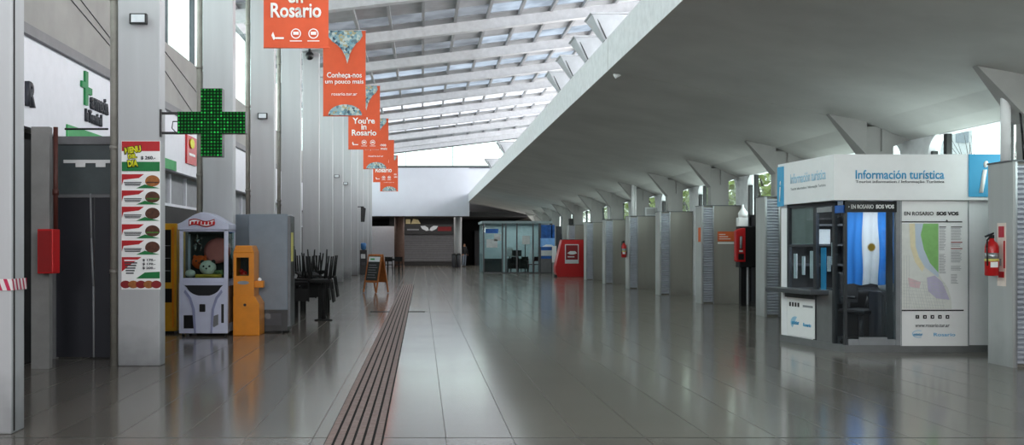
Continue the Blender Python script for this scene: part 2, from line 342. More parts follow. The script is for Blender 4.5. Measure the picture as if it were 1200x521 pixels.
# concrete canopy slab on the right: fascia, soffit, haunch beam
prof = [(3.0, 4.22), (3.0, 4.76), (7.96, 4.1), (7.96, 3.08), (7.76, 3.08), (7.45, 3.19), (7.08, 3.36), (6.6, 3.49), (5.0, 3.83)]
for nm, y0, y1 in (('ceiling_slab_near', -8, 16.03), ('ceiling_slab_far', 16.06, 78)):
    b = MB(); b.prism(prof, y0, y1)
    o = struct(b.build(nm, ['slab_under', 'slab_edge']))
    for p in o.data.polygons:
        if p.normal.x < -.9: p.material_index = 1
# right side wall behind the dividers: piers, arch-topped windows, mullions
RCY = [11.45+4.25*i for i in range(13)]
rc_edges = [RCY[0]-4.25*k for k in (4, 3, 2, 1)]+RCY
for k, (ya, yb) in enumerate(zip(rc_edges, rc_edges[1:])):
    o0, o1 = ya+.42, yb-.42
    b = MB(); b.box(7.77, 7.95, ya, o0, 0, 3.2)
    b.box(7.77, 7.95, o1, yb, 0, 3.2)
    r = .35; pts = [(o0, 3.07)] + [(o0+r-r*math.cos(t*PI/12), 2.75+r*math.sin(t*PI/12)-.0) for t in range(0, 7)]
    b.prism([(o0, 3.2), (o0, 2.75)]+[(o0+r-r*math.cos(t*PI/12), 2.75+r*math.sin(t*PI/12)) for t in range(1, 7)]+[(o0+r, 3.2)], 7.77, 7.95, 'x')
    b.prism([(o1, 3.2), (o1, 2.75)]+[(o1-r+r*math.cos(t*PI/12), 2.75+r*math.sin(t*PI/12)) for t in range(1, 7)]+[(o1-r, 3.2)], 7.77, 7.95, 'x')
    b.box(7.77, 7.95, o0+r, o1-r, 3.07, 3.2)
    struct(b.build('wall_right_%d' % (k+1), 'slab_edge'))
    w = MB()
    for fr_ in (0, .42, .88, 1):
        y = o0+.03+(o1-o0-.06)*fr_; w.box(7.81, 7.89, y-.045, y+.045, 0, 3.07 if 0 < fr_ < 1 else 2.85)
    w.box(7.83, 7.89, o0, o1, 0, .08); w.box(7.83, 7.89, o0, o1, 2.08, 2.14)
    fr = struct(w.build('window_%d' % (k+1), 'black'))
    MB().box(7.855, 7.865, o0, o1, 2.14, 3.07).build('window_pane', 'glass', fr); MB().box(7.85, 7.87, o0, o1, .08, 2.08).build('window_panel', 'door_dark', fr)  # opaque lower panel added to keep outside brightness off the floor
# right clerestory above slab
w = MB()
for i in range(18):
    y = -8+i*4.25; w.box(8.0, 8.08, y-.05, y+.05, 4.1, roof_z(8.0))
w.box(8.0, 8.08, -8, END, 6.0, 6.08)
struct(w.build('window_30', 'clerestory_frame'))

# end wall panel over the passage, glazing above it
struct(MB().box(-5.2, 3.08, END, END+.5, 3.32, 6.42).build('wall_end_panel', 'end_panel'))
w = MB(); w.box(-5.2, 9, END+.05, END+.2, 6.42, 6.56)
for x in (-1.0, 2.0, 5, 8.0): w.box(x-.02, x+.02, END+.1, END+.14, 6.5, roof_z(x)+.1)
w.prism([(-5.2, roof_z(-5.2)-.05), (9, roof_z(9)-.05), (9, roof_z(9)+.1), (-5.2, roof_z(-5.2)+.1)], END+.05, END+.2)
fr = struct(w.build('window_40', 'clerestory_frame'))
MB().prism([(-5.2, 6.5), (9, 6.5), (9, roof_z(9)), (-5.2, roof_z(-5.2))], END+.12, END+.125).build('window_pane', 'glass', fr)
struct(MB().box(3.08, 9, END+.2, END+.5, 4.6, 6.42).build('wall_end_side', 'end_panel'))
struct(MB().box(-6, 9, END+.5, 77.5, 3.32, 3.6).build('ceiling_passage', 'dark_wall'))
struct(MB().box(-6, 9, 77.5, 77.8, 0, 4.2).build('wall_back', 'dark_wall'))
struct(MB().box(7.7, 9, 66.7, 77.5, 0, 3.32).build('wall_back_right', 'dark_wall'))
struct(MB().box(-6, -5.2, END, 77.5, 0, 3.32).build('wall_back_left', 'dark_wall'))
struct(MB().box(3.9, 5.6, 73.0, 77.4, 0, 2.5).build('wall_passage_block', 'dark_panel'))

# left wall: shop band, concrete strip, clerestory windows
struct(MB().box(-5.2, -4.6, -8, END, 2.76, 5.06).build('wall_left_upper', 'concrete'))
struct(MB().box(-4.6, -4.5, -8, END, 2.76, 3.79).build('trim_1', 'white_band'))
struct(MB().box(-4.6, -4.44, -8, END, 3.79, 3.91).build('trim_2', 'trim_grey'))
w = MB(); y = -8
while y < END:
    w.box(-4.95, -4.85, y-.04, y+.04, 5.06, 7.25); y += 2.25
w.box(-4.97, -4.8, -8, END, 5.06, 5.12)
fr = struct(w.build('window_50', 'clerestory_frame'))
MB().box(-4.91, -4.905, -8, END, 5.1, 7.25).build('window_pane', 'glass', fr)
# lower shopfront: dark panels, top lights
struct(MB().box(-5.2, -4.75, 12.5, END, 0, 2.15).build('wall_left_lower', 'dark_wall'))
struct(MB().box(-5.2, -4.75, -8, 12.5, 0, 2.76).build('wall_left_near', 'dark_wall'))
w = MB(); y = 12.6
while y < END:
    w.box(-4.85, -4.75, y-.04, y+.04, 2.15, 2.76); y += 1.25
w.box(-4.86, -4.74, 12.5, END, 2.15, 2.2)
fr = struct(w.build('window_51', 'white_band'))
MB().box(-4.81, -4.8, 12.5, END, 2.2, 2.76).build('window_pane', 'soft_grey', fr)
struct(MB().box(-4.455, -4.25, 11.36, 11.46, 0, 2.76).build('trim_3', 'trim_pillar'))
struct(MB().box(-4.75, -4.6, 10.9, 11.2, 0, 2.76).build('trim_4', 'door_dark'))
# recessed dark double door
Yd = 12.35
w = MB(); w.box(-4.62, -4.54, Yd, Yd+.1, 0, 2.76); w.box(-3.44, -3.36, Yd, Yd+.1, 0, 2.76); w.box(-4.54, -3.44, Yd, Yd+.1, 2.66, 2.76); w.box(-4.54, -3.44, Yd, Yd+.1, 2.0, 2.04)
dr = struct(w.build('door_1', 'trim_grey'))
MB().box(-4.54, -4.075, Yd+.03, Yd+.07, .02, 2.0).build('door_leaf', 'door_dark', dr); MB().box(-4.062, -3.44, Yd+.03, Yd+.07, .02, 2.0).build('door_leaf', 'door_dark', dr)
MB().tube([(-4.07, Yd+.01, .02), (-4.075, Yd+.01, .9), (-4.10, Yd+.01, 1.5), (-4.11, Yd+.01, 2.05)], .012).build('door_seam', 'soft_grey', dr)
MB().box(-4.54, -3.44, Yd+.04, Yd+.06, 2.04, 2.66).build('door_pane', 'door_glass', dr)
b = MB(); b.box(-4.45, -3.5, Yd+.02, Yd+.03, 2.43, 2.47)
for x in (-4.3, -4.05, -3.8): b.box(x, x+.12, Yd+.02, Yd+.03, 2.38, 2.43)
b.build('paper_strip', 'white', dr)
struct(MB().box(-5.2, -3.9, Yd+1.6, Yd+1.7, 0, 2.76).build('wall_left_recess', 'dark_panel'))

# wall behind the camera with a wide glazed top
struct(MB().box(-7, 9, -8.3, -8, 0, 2.6).build('wall_rear', 'concrete'))

# ================================================================== TACTILE STRIP, DRAIN COVER
t = thing('tactile_strip', 'long reddish brown ribbed tactile guide strip set in the floor', 'tactile paving', (-.483, 20, 0))
MB().box(-.69, -.276, 3, 36, .0005, .004).build('base_mat', 'groove', t)
b = MB()
for i in range(6):
    x = -.683+i*.069
    y = 3
    while y < 36: b.box(x, x+.049, y, y+.39, .002, .009); y += .4
b.build('ribs', 'tactile', t)
tag(MB().box(PX(434, 21.2), PX(498, 21.2), 21.1, 21.3, 0.0005, .004).build('drain_cover', 'groove'), 'short dark drain slot crossing the tactile strip', 'drain')

# ================================================================== LEFT COLUMNS
notes = {0: 'nearest white column in the left row, wrapped with barrier tape', 1: 'white column carrying the food menu board and green cross',
         2: 'white column right behind the claw machine and pharmacy cross', 3: 'white column rising behind the grey vending machine'}
for i, y in enumerate(COLY):
    lab = notes.get(i, '%s white column of the left row counting from the taped one' % ORD[i])
    t = thing('column', lab, 'column', ((CX0+CX1)/2, y, 0), 0, 'white columns along the left side', 'thing')
    b = MB(); b.box(CX0, CX1, y, y+.25, 0, roof_z(CX0)-.02)
    b.build('shaft', 'column', t, .012)
    if i == 0:
        MB().box(CX1, CX1+.004, y+.04, y+.06, .02, roof_z(CX0)-.1).build('joint_strip', 'groove', t)
    if i > 4: continue
    p = thing('downpipe', 'beige downpipe beside the %s' % ('taped nearest column' if i == 0 else 'menu board column' if i == 1 else 'column behind the claw machine' if i == 2 else '%s column of the left row' % ORD[i]), 'pipe', (CX0-.07, y+.1, 0), 0, 'downpipes beside the left columns')
    q = MB().cyl((CX0-.07, y+.1, 0), (CX0-.07, y+.1, roof_z(CX0)-.05), .048)
    q.build('tube', 'pipe', p)
    for z in (1.1, 2.55, 4.3, 6):
        MB().cyl((CX0-.07, y+.1, z-.025), (CX0-.07, y+.1, z+.025), .056).build('clamp', 'pipe', p)
b = MB()
for (x0, x1, y0, y1) in ((CX0-.006, CX1+.008, 7.388, 7.394), (CX1+.006, CX1+.012, 7.39, 7.66), (CX0-.012, CX0-.006, 7.39, 7.66), (CX0-.006, CX1+.008, 7.656, 7.662)): b.box(x0, x1, y0, y1, 1.07, 1.155)
tag(b.build('barrier_tape', 'tape'), 'red and white barrier tape wrapped around the nearest column', 'tape')
# flood lamps on columns
def column_lamp(i, z, label):
    y = COLY[i]; x = -3.28
    t = thing('floodlight', label, 'lamp', (x, y, z), 0, 'small floodlights on the left columns')
    MB().box(x-.1, x+.1, y-.09, y-.03, z-.06, z+.06).build('housing', 'black', t, .006)
    MB().box(x-.078, x+.078, y-.094, y-.089, z-.045, z+.045).build('lens', 'lamp_glass', t)
    MB().box(x-.03, x+.03, y-.031, y-.0, z-.03, z+.03).build('bracket', 'black', t)
column_lamp(1, 4.03, 'small black floodlight high on the menu board column')
column_lamp(3, 4.08, 'small black floodlight on the column behind the grey vending machine')
column_lamp(7, 4.1, 'nearer of two tiny floodlights on far left columns below the banners')
column_lamp(8, 4.1, 'farther of two tiny floodlights on far left columns below the banners')
t = thing('loudspeaker', 'small black loudspeaker high on a column behind the first orange banner', 'loudspeaker', (-3.3, 29.5, 7.0))
MB().ball((-3.3, 29.35, 7.0), .13).build('horn', 'black', t); MB().box(-3.33, -3.27, 29.3, 29.6, 7.0, 7.2).build('bracket', 'black', t)
t = thing('wall_lantern', 'slim black lantern hung on a far left column', 'lamp', (-3.0, 47.5, 2.9))
MB().box(-3.05, -2.75, 47.55, 47.6, 3.25, 3.29).build('arm', 'black', t); MB().prism([(-2.9, 2.55), (-2.72, 2.55), (-2.66, 3.2), (-2.9, 3.3)], 47.5, 47.65).build('lantern_body', 'black', t)

# cables on the left upper wall
for k, (ya, yb, h, y_, sl) in enumerate(((11.6, 16.5, 4.62, 13.07, .168), (11.6, 16.5, 4.71, 13.43, .195), (17, 21.4, 4.88, 17.8, .137), (17, 20.4, 4.52, 17.87, .21))):
    tag(MB().tube([(-4.592, ya, h-sl*(ya-y_)), (-4.592, yb, h-sl*(yb-y_))], .007, 6).build('wall_cable', 'dark_panel'), ['lower', 'upper', 'upper', 'lower'][k]+' thin grey cable sloping down the concrete wall '+('before the menu column' if k < 2 else 'behind the pharmacy cross'), 'cable', 'cables on the left wall')

# pharmacy lettering on the band
S = -4.5
t = thing('pharmacy_sign', 'pharmacy lettering with tall green letter on the white shop band', 'sign', (S, 13.6, 3.3))
b = MB(); b.box(S, S+.03, 13.25, 13.36, 3.28, 3.73); b.box(S, S+.03, 13.12, 13.25, 3.5, 3.58); b.box(S, S+.03, 13.36, 13.52, 3.44, 3.53); b.build('green_letter', 'farm_green', t)
text('armacia', (S, 13.86, 3.37), .74, .22, 'farm_dark', t, '+x', depth=.03, bold=.03)
text('la Terminal', (S, 13.62, 3.15), .66, .17, 'farm_dark', t, '+x', depth=.03, bold=.03)
t = thing('shop_letter', 'dark grey letter R on the white shop band', 'sign', (S, 11.38, 3.1))
text('R', (S, 11.39, 3.13), .2, .28, 'farm_dark', t, '+x', depth=.05, bold=.03)
tag(MB().box(S, S+.02, 12.6, 18.2, 2.765, 2.94).build('green_strip', 'green_strip'), 'green stripe along the bottom of the white shop band', 'sign')
tag(MB().cyl((-4.12, 11.5, 2.75), (-3.62, 11.5, 2.75), .012, n=8).build('rod', 'black'), 'thin dark rod reaching from the downpipe under the band', 'rod')
t = thing('shop_sign', 'small red sign with yellow swirl on the white shop band', 'sign', (S, 19.3, 3.25))
MB().box(S, S+.04, 18.95, 19.75, 2.98, 3.52).build('panel', 'red', t)
b = MB()
b.lathe([(.1, 0), (.12, .01), (.12, .02)], n=16); b.xf(Matrix.Translation((S+.042, 19.3, 3.38)) @ Matrix.Rotation(PI/2, 4, 'Y') @ Matrix.Diagonal((.8, 1.5, 1, 1)))
b.build('yellow_swirl', 'yellow_text', t); MB().box(S+.042, S+.047, 19.1, 19.6, 3.14, 3.19).build('white_line', 'white', t)

# red hose box and pipe
t = thing('hydrant_box', 'red fire hydrant cabinet on the grey pillar by the dark doors', 'cabinet', (-4.21, 11.3, 1.3))
MB().box(-4.3, -4.125, 11.14, 11.36, 1.09, 1.59).build('case', 'red', t, .008); MB().box(-4.285, -4.14, 11.132, 11.14, 1.11, 1.57).build('door', 'red_dark', t)
tag(MB().cyl((-4.19, 11.4, 1.59), (-4.19, 11.4, 2.76), .026).cyl((-4.19, 11.4, 1.98), (-4.19, 11.4, 2.05), .036).build('red_pipe', 'rust_pipe'), 'rusty red fire pipe running up above the hydrant cabinet', 'pipe')

# green pharmacy cross
cx, cz, cy = PX(248, 11.55), PZ(143.5, 11.55), 11.55
t = thing('pharmacy_cross', 'green LED pharmacy cross mounted on the menu board column', 'sign', (cx, cy, cz))
a, r = .125, .395
cross = [(-a, -r), (a, -r), (a, -a), (r, -a), (r, a), (a, a), (a, r), (-a, r), (-a, a), (-r, a), (-r, -a), (-a, -a)]
MB().prism([(cx+x, cz+z) for x, z in cross], cy-.01, cy+.12).build('case', 'black', t)
c2 = [(x*.985, z*.985) for x, z in cross]
MB().prism([(cx+x, cz+z) for x, z in c2], cy-.014, cy-.0101).build('led_panel', 'led', t)
b = MB()
for z in (cz-.115, cz+.115): b.box(CX1, cx-r, cy+.05, cy+.08, z-.014, z+.014)
b.box(CX1, CX1+.02, cy+.04, cy+.09, cz-.16, cz+.16)
b.build('bracket', 'black', t)
MB().tube([(cx-r, cy+.06, cz+.02), (cx-r-.07, cy+.06, cz+.02), (cx-r-.08, cy+.06, cz-.06), (cx-r-.03, cy+.06, cz-.11)], .006, 6).build('cable', 'black', t)

# menu board on column 1
Ym = COLY[1]
def mx(px): return PX(px, Ym)
def mz(py): return PZ(py, Ym)
t = thing('menu_board', 'tall red white and green food menu posters on the white column', 'menu', (mx(165), Ym, mz(339)))
y0 = Ym-.008
def strip(nm, x0, x1, yt, yb, m, d=0, par=None): return MB().box(mx(x0), mx(x1), y0-d, y0-d+.003, mz(yb), mz(yt)).build(nm, m, par or t)
MB().box(mx(142.5), mx(188), y0+.003, Ym, mz(339), mz(165)).build('backing', 'white', t)
hd = strip('header_panel', 143, 187.5, 165.5, 200.5, 'white', .001)
strip('red_band', 143, 187.5, 165.5, 177, 'red_menu', .004, hd); strip('green_band', 143, 187.5, 189.5, 200.5, 'green_menu', .004, hd)
text('MENU', (mx(156), y0-.006, mz(175.5)), 0.209, 0.088, 'vend_black', hd, bold=.14, depth=.002, roll=.14); text('MENU', (mx(156), y0-.006, mz(175.5)), .19, .075, 'yellow_text', hd, bold=.05, roll=.14)
text('DEL', (mx(155.5), y0-.006, mz(183)), 0.110, 0.059, 'vend_black', hd, bold=.14, depth=.002, roll=.14); text('DEL', (mx(155.5), y0-.006, mz(183)), .1, .05, 'yellow_text', hd, bold=.05, roll=.14)
text('DIA', (mx(156), y0-.006, mz(191.5)), 0.132, 0.094, 'vend_black', hd, bold=.14, depth=.002, roll=.08); text('DIA', (mx(156), y0-.006, mz(191.5)), .12, .08, 'yellow_text', hd, bold=.05, roll=.08)
text('$ 260.-', (mx(174), y0-.006, mz(185)), .17, .045, 'farm_dark', hd, bold=.03)
foods = ['burger', 'burger_dark', 'burger_dark', 'burger_dark', 'burger_dark']
for i, yt in enumerate((204, 223, 242, 262.5, 281.5)):
    yb = yt+16.5
    p = strip('menu_strip', 143, 187.5, yt, yb, 'white', .001)
    MB().prism([(mx(143), mz(yt)), (mx(169), mz(yt)), (mx(163), mz(yt+4.5)), (mx(145), mz(yt+6.5)), (mx(143), mz(yt+13))], y0-.004, y0-.001).build('red_corner', 'red_menu', p)
    MB().prism([(mx(160), mz(yb)), (mx(170), mz(yb-4.5)), (mx(187.5), mz(yb))], y0-.0045, y0-.001).build('green_corner', 'green_menu', p)
    b = MB(); b.prism([(mx(179)+.085*math.cos(a_*PI/12)*1.0, mz(yt+8.5)+.072*math.sin(a_*PI/12)*(1 if math.sin(a_*PI/12) > 0 else .8)) for a_ in range(24)], y0-.008, y0-.004); b.build('food_picture', foods[i], p)
    b = MB(); b.box(mx(172), mx(186.5), y0-.0095, y0-.008, mz(yt+10.5), mz(yt+9)); b.build('filling', 'salad' if i % 2 else 'burger_dark', p)
    for j in range(4): MB().box(mx(145+j*.6), mx(167-j*.8), y0-.006, y0-.004, mz(yt+8.6+j*1.6), mz(yt+7.6+j*1.6)).build('print_line', 'white' if j == 0 else 'grey_text', p)
p = strip('price_panel', 143, 187.5, 301, 326, 'white', .001)
MB().prism([(mx(143), mz(301)), (mx(166), mz(301)), (mx(150), mz(312)), (mx(143), mz(318))], y0-.004, y0-.001).build('red_corner', 'red_menu', p)
MB().prism([(mx(160), mz(326)), (mx(170), mz(319)), (mx(187.5), mz(318)), (mx(187.5), mz(326))], y0-.0045, y0-.001).build('green_corner', 'green_menu', p)
for j, s_ in enumerate(('$ 170.-', '$ 170.-', '$ 200.-')): text(s_, (mx(175), y0-.005, mz(304.5+j*4.7)), .15, .03, 'farm_dark', p, bold=.03)
for j in range(6): MB().box(mx(146+j*.4), mx(162-j), y0-.006, y0-.004, mz(305.6+j*3), mz(304+j*3)).build('print_line', 'white' if j == 0 else 'grey_text', p)
p = strip('food_strip', 143, 187.5, 327, 338.5, 'white', .001)
for j in range(5): MB().prism([(mx(147.5+j*9)+.06*math.cos(a_*PI/8), mz(333)+.045*math.sin(a_*PI/8)) for a_ in range(16)], y0-.006-.0004*j, y0-.003).build('food_picture', 'burger' if j % 2 else 'sign_red', p)

# ================================================================== BANNERS
def torn(x0, x1, zt, y):
    w = x1-x0
    return [(x0+w*f, zt-w*g) for f, g in ((.06, 0), (.9, 0), (.93, .12), (.86, .24), (.78, .3), (.7, .42), (.63, .55), (.6, .68), (.57, .78), (.53, .62), (.45, .46), (.34, .34), (.22, .26), (.12, .14))]
BY = [16.58+8.7*k for k in range(6)]; BW, BZ0, BZ1 = 1.08, 4.70, 6.87
kinds = ['es', 'pt', 'en', 'pt', 'es', 'pt']
blab = ['nearest orange banner reading en Rosario, hung above the vending machines', 'orange banner with torn city map and Conheça-nos lettering', "orange banner reading You're in Rosario",
        'fourth orange banner with a map half circle at its bottom, hung past the English one', 'fifth orange banner from the camera, partly hidden by nearer ones', 'farthest and lowest looking orange banner near the end wall']
for k, y in enumerate(BY):
    x0 = -2.63 if k == 0 else -2.5; x1 = x0+BW
    t = thing('hanging_banner', blab[k], 'banner', ((x0+x1)/2, y, BZ0), 0, 'orange city banners')
    b = MB(); n = 12
    for s_ in range(n):
        a0, a1 = x0+BW*s_/n, x0+BW*(s_+1)/n
        f0, f1 = y+.012*math.sin(s_*1.1+k), y+.012*math.sin((s_+1)*1.1+k)
        b.face([(a0, f0, BZ0), (a1, f1, BZ0), (a1, f1, BZ1), (a0, f0, BZ1)])
    bmesh.ops.remove_doubles(b.bm, verts=b.bm.verts, dist=.001)
    for f in b.bm.faces: f.smooth = True
    b.build('cloth', 'orange', t)
    for z, xa in ((BZ1, CX1), (BZ0, x0)): MB().cyl((xa, y, z), (x1+.02, y, z), .012, n=8).build('hanging_rod', 'alu' if z == BZ1 else 'orange', t)
    f = y-.02
    if kinds[k] == 'es':
        text('Estás\nen\nRosario', ((x0+x1)/2, f, BZ0+.86), .78*BW, .68*BW, 'white_print', t, bold=.025, depth=.001)
    elif kinds[k] == 'en':
        text("You're\nin\nRosario", ((x0+x1)/2, f, BZ0+.77), .78*BW, .58*BW, 'white_print', t, bold=.025, depth=.001)
    if kinds[k] in ('es', 'en'):
        for cxx in (.5, .77):
            b = MB()
            ctr = (x0+BW*cxx, BZ0+.2)
            ring = 20
            for i in range(ring):
                a0, a1 = 2*PI*i/ring, 2*PI*(i+1)/ring
                b.face([(ctr[0]+.085*math.cos(a0), f, ctr[1]+.03+.085*math.sin(a0)), (ctr[0]+.085*math.cos(a1), f, ctr[1]+.03+.085*math.sin(a1)), (ctr[0]+.068*math.cos(a1), f, ctr[1]+.03+.068*math.sin(a1)), (ctr[0]+.068*math.cos(a0), f, ctr[1]+.03+.068*math.sin(a0))])
            b.box(ctr[0]-.045, ctr[0]+.045, f-.002, f, ctr[1]+.01, ctr[1]+.06); b.box(ctr[0]-.1, ctr[0]+.1, f-.002, f, ctr[1]-.1, ctr[1]-.085); b.build('round_emblem', 'white_print', t)
        b = MB()
        b.prism([(x0+.13, BZ0+.2), (x0+.17, BZ0+.12), (x0+.2, BZ0+.15), (x0+.16, BZ0+.26)], f-.002, f); b.box(x0+.2, x0+.34, f-.002, f, BZ0+.14, BZ0+.17)
        b.build('city_emblem', 'white_print', t)
    if kinds[k] in ('pt',):
        text('Conheça-nos', ((x0+x1)/2, f, BZ0+1.02), .82*BW, .17, 'white_print', t, bold=.02, depth=.001)
        text('um pouco mais', ((x0+x1)/2, f, BZ0+.85), .9*BW, .14, 'white_print', t, bold=.02, depth=.001)
        text('rosario.tur.ar', ((x0+x1)/2, f, BZ0+.55), .6*BW, .075, 'white_print', t, bold=.01)
        MB().prism([((x0+x1)/2+.02+.43*math.cos(i*PI/16), BZ0+.01+.28*math.sin(i*PI/16)) for i in range(17)], f-.004, f).build('map_half_circle', 'map', t)
    if kinds[k] in ('pt', 'en'):
        MB().prism(torn(x0, x1, BZ1-.01, f), f-.004, f).build('map_print', 'map', t)

# ================================================================== GAME AND VENDING MACHINES
# claw machine
Yc = 15.42; sX = lambda px: PX(px, Yc); sZ = lambda py: PZ(py, Yc)
x0, x1, yb = sX(210), sX(267), 16.04
t = thing('claw_machine', 'lilac claw crane machine full of plush toys', 'arcade machine', ((x0+x1)/2, Yc+.3, 0))
zt = sZ(269)
lower = [(x0, .06), (x1, .06), (x1, sZ(326)), (x0, sZ(326))]
b = MB()
b.box(x0+.02, x1-.02, Yc+.02, yb, .05, sZ(346))                          # cabinet base
b.box(x0, x0+.055, Yc, Yc+.06, .05, zt); b.box(x1-.06, x1, Yc, Yc+.06, .05, zt)
b.box(x0, x0+.04, yb-.05, yb, .05, zt); b.box(x1-.04, x1, yb-.05, yb, .05, zt)
b.box(x0+.055, x1-.06, Yc, Yc+.05, sZ(331), sZ(325.5))                    # ledge under the window
b.box(x0, x1, yb-.02, yb, .05, zt)
b.box(x0, x1, Yc, yb, zt-.03, zt)
b.build('cabinet', 'lilac', t, .008)
b = MB(); n = 12; xm = (x0+x1)/2
arc = [(x0-.02, zt), (x0-.02, sZ(262)), (x0+.05, sZ(260))]+[(xm+(i/6-1)*.24, sZ(256)+(sZ(248.5)-sZ(256))*math.cos((i/6-1)*PI/2)) for i in range(13)]+[(x1-.05, sZ(260)), (x1+.02, sZ(262)), (x1+.02, zt)]
b.prism(arc, Yc-.03, yb-.05); mq = b.build('marquee', 'lilac', t, .008)
b = MB(); pts = []
for i in range(17):
    u = i/16; pts.append((sX(222)+u*(sX(252)-sX(222)), sZ(257.4)+.018*math.sin(u*7)))
low = [(px_, z-.095-.02*u*0) for px_, z in pts][::-1]
b.prism(pts+low, Yc-.045, Yc-.03); b.build('sign_outline', 'red_dark', mq)
b = MB(); b.prism([(p[0]*.94+xm*.06, p[1]-.018) for p in pts]+[(p[0]*.94+xm*.06, p[1]+.02) for p in low], Yc-.05, Yc-.045); b.build('sign_face', 'sign_white', mq)
b = MB()
for i in range(7):
    u = sX(224.5)+i*.055; b.prism([(u, sZ(263)), (u+.04, sZ(263.2)), (u+.046, sZ(259.5)+.012*math.sin(i)), (u+.008, sZ(259.2))], Yc-.055, Yc-.05)
b.build('sign_marks', 'red', mq)
# apron with the curved smile window
b = MB(); zA = sZ(331); zl = sZ(334)
smile = [(x0+.075, zl)]+[(xm-.27*math.cos(i*PI/14), zl-.17*math.sin(i*PI/14)) for i in range(1, 14)]+[(x1-.075, zl)]
L_ = [(x0+.0, .05), (x0, zA), (x0+.06, zA)]+smile[:8]+[(xm, .05)]
R_ = [(xm, .05)]+smile[7:]+[(x1-.06, zA), (x1, zA), (x1, .05)]
b.prism(L_, Yc-.012, Yc+.02); b.prism(R_, Yc-.012, Yc+.02); b.box(x0+.06, x1-.06, Yc-.012, Yc+.02, zl-.0, zA)
b.build('apron', 'lilac', t)
MB().prism(smile, Yc+.022, Yc+.028).build('smile_window', 'dark_inside', t)
for sgn in (-1, 1):
    P = [(xm+sgn*.30, sZ(342)), (xm+sgn*.22, sZ(350)), (xm+sgn*.17, sZ(362)), (xm+sgn*.14, sZ(390)), (xm+sgn*.11, sZ(390)), (xm+sgn*.13, sZ(362)), (xm+sgn*.19, sZ(348)), (xm+sgn*.28, sZ(339))]
    MB().prism(P, Yc-.03, Yc-.012).build('apron_ridge', 'lilac_dark', t)
MB().box(sX(234), sX(241), Yc-.03, Yc-.012, sZ(365), sZ(356)).build('coin_slot', 'vend_black', t, .01)
MB().box(sX(215.5), sX(228.5), Yc-.02, Yc-.012, sZ(384.5), sZ(369)).build('prize_door', 'vend_black', t, .01)
MB().prism([(sX(247), sZ(379)), (sX(250), sZ(370)), (sX(256), sZ(368)), (sX(256), sZ(380)), (sX(251), sZ(383))], Yc-.02, Yc-.012).build('emblem', 'trim_grey', t)
MB().box(sX(259.5), sX(262.5), Yc-.016, Yc-.012, sZ(378), sZ(356)).build('side_lettering', 'vend_black', t)
MB().box(x0+.055, x1-.06, Yc+.02, Yc+.026, sZ(325.5), zt-.03).build('window_pane', 'glass', t)
MB().box(x1-.012, x1-.008, Yc+.06, yb-.05, sZ(326), zt-.03).build('side_pane', 'glass', t)
MB().box(x1, x1+.003, Yc+.06, yb-.06, .2, sZ(335)).build('side_art', 'machine_art', t)
MB().box(x0+.04, x1-.04, Yc+.06, yb-.03, sZ(327), sZ(325)).build('toy_floor', 'dark_inside', t)
MB().box(x0+.04, x1-.04, yb-.03, yb-.022, sZ(326), zt-.03).build('inner_back', 'dark_wall', t)
b = MB(); gx = sX(226)
b.cyl((gx, Yc+.3, zt-.03), (gx, Yc+.3, sZ(282)), .012); b.cyl((gx, Yc+.3, sZ(284)), (gx, Yc+.3, sZ(280)), .035)
for k in range(3):
    a_ = k*2*PI/3+.4; d_ = Vector((math.cos(a_), math.sin(a_), 0))
    c0 = Vector((gx, Yc+.3, sZ(283.5))); b.tube([c0, c0+d_*.07+Vector((0, 0, -.05)), c0+d_*.05+Vector((0, 0, -.14))], .008, 6)
b.build('claw', 'chrome', t)
b = MB(); gx2 = sX(246)
MB().box(x0+.08, x1-.08, Yc+.28, Yc+.32, zt-.06, zt-.035).build('gantry', 'alu_dark', t)
for sx_ in (x0+.05, x1-.05):
    for yy in (Yc+.06, yb-.06): MB().cyl((sx_, yy, 0), (sx_, yy, .05), .025).build('foot', 'black', t)
zf = sZ(325)
def toy(name, label, px, dy, r, m, sc=(1, 1, 1), ears=True, dz=0):
    c = (sX(px), Yc+dy, zf+r*sc[2]+dz)
    tt = thing(name, label, 'plush toy', (c[0], c[1], zf), 0, 'toys inside the claw machine')
    MB().ball(c, r, sc, 3).build('body', m, tt)
    b_ = MB()
    if ears:
        for s_ in (-1, 1): b_.ball((c[0]+s_*r*.65*sc[0], c[1], c[2]+r*.75*sc[2]), r*.3)
        b_.build('ears', 'black' if m == 'plush_white' else m, tt)
        b_ = MB()
        for s_ in (-1, 1): b_.ball((c[0]+s_*r*.35*sc[0], c[1]-r*.9*sc[1], c[2]+r*.2*sc[2]), r*.14)
        b_.ball((c[0], c[1]-r*.98*sc[1], c[2]-r*.1*sc[2]), r*.12); b_.build('face', 'black', tt)
toy('plush_toy', 'round white plush toy in the middle of the claw machine', 240, .22, .125, 'plush_white', (1.05, .9, .95), dz=.03)
toy('plush_toy', 'orange plush toy behind the white one in the claw machine', 227.5, .42, .11, 'plush_orange', (1.2, .8, 1), dz=.12)
toy('plush_toy', 'greyish plush toy lying low at the claw machine corner', 253, .2, .07, 'plush_green', (1.1, 1, .8))
toy('plush_toy', 'small white plush block by the claw machine corner post', 219.5, .2, .075, 'plush_white', (1.1, .8, .8), ears=False)
tag(MB().box(sX(227), sX(258), Yc+.08, Yc+.14, zf, zf+.05).build('prize_tray', 'prize_yellow', bevel=.01), 'yellow prize tray on the claw machine toy floor', 'tray')
tag(MB().xf(Matrix.Identity(4)).lathe([(.02, -.03), (.18, -.03), (.22, 0), (.18, .03), (.02, .035)], n=24).xf(Matrix.Translation((sX(248), Yc+.45, sZ(293.5))) @ Matrix.Rotation(1.2, 4, 'X')).build('pink_disc', 'plush_pink'), 'big round pink prize hanging in the claw machine', 'prize')

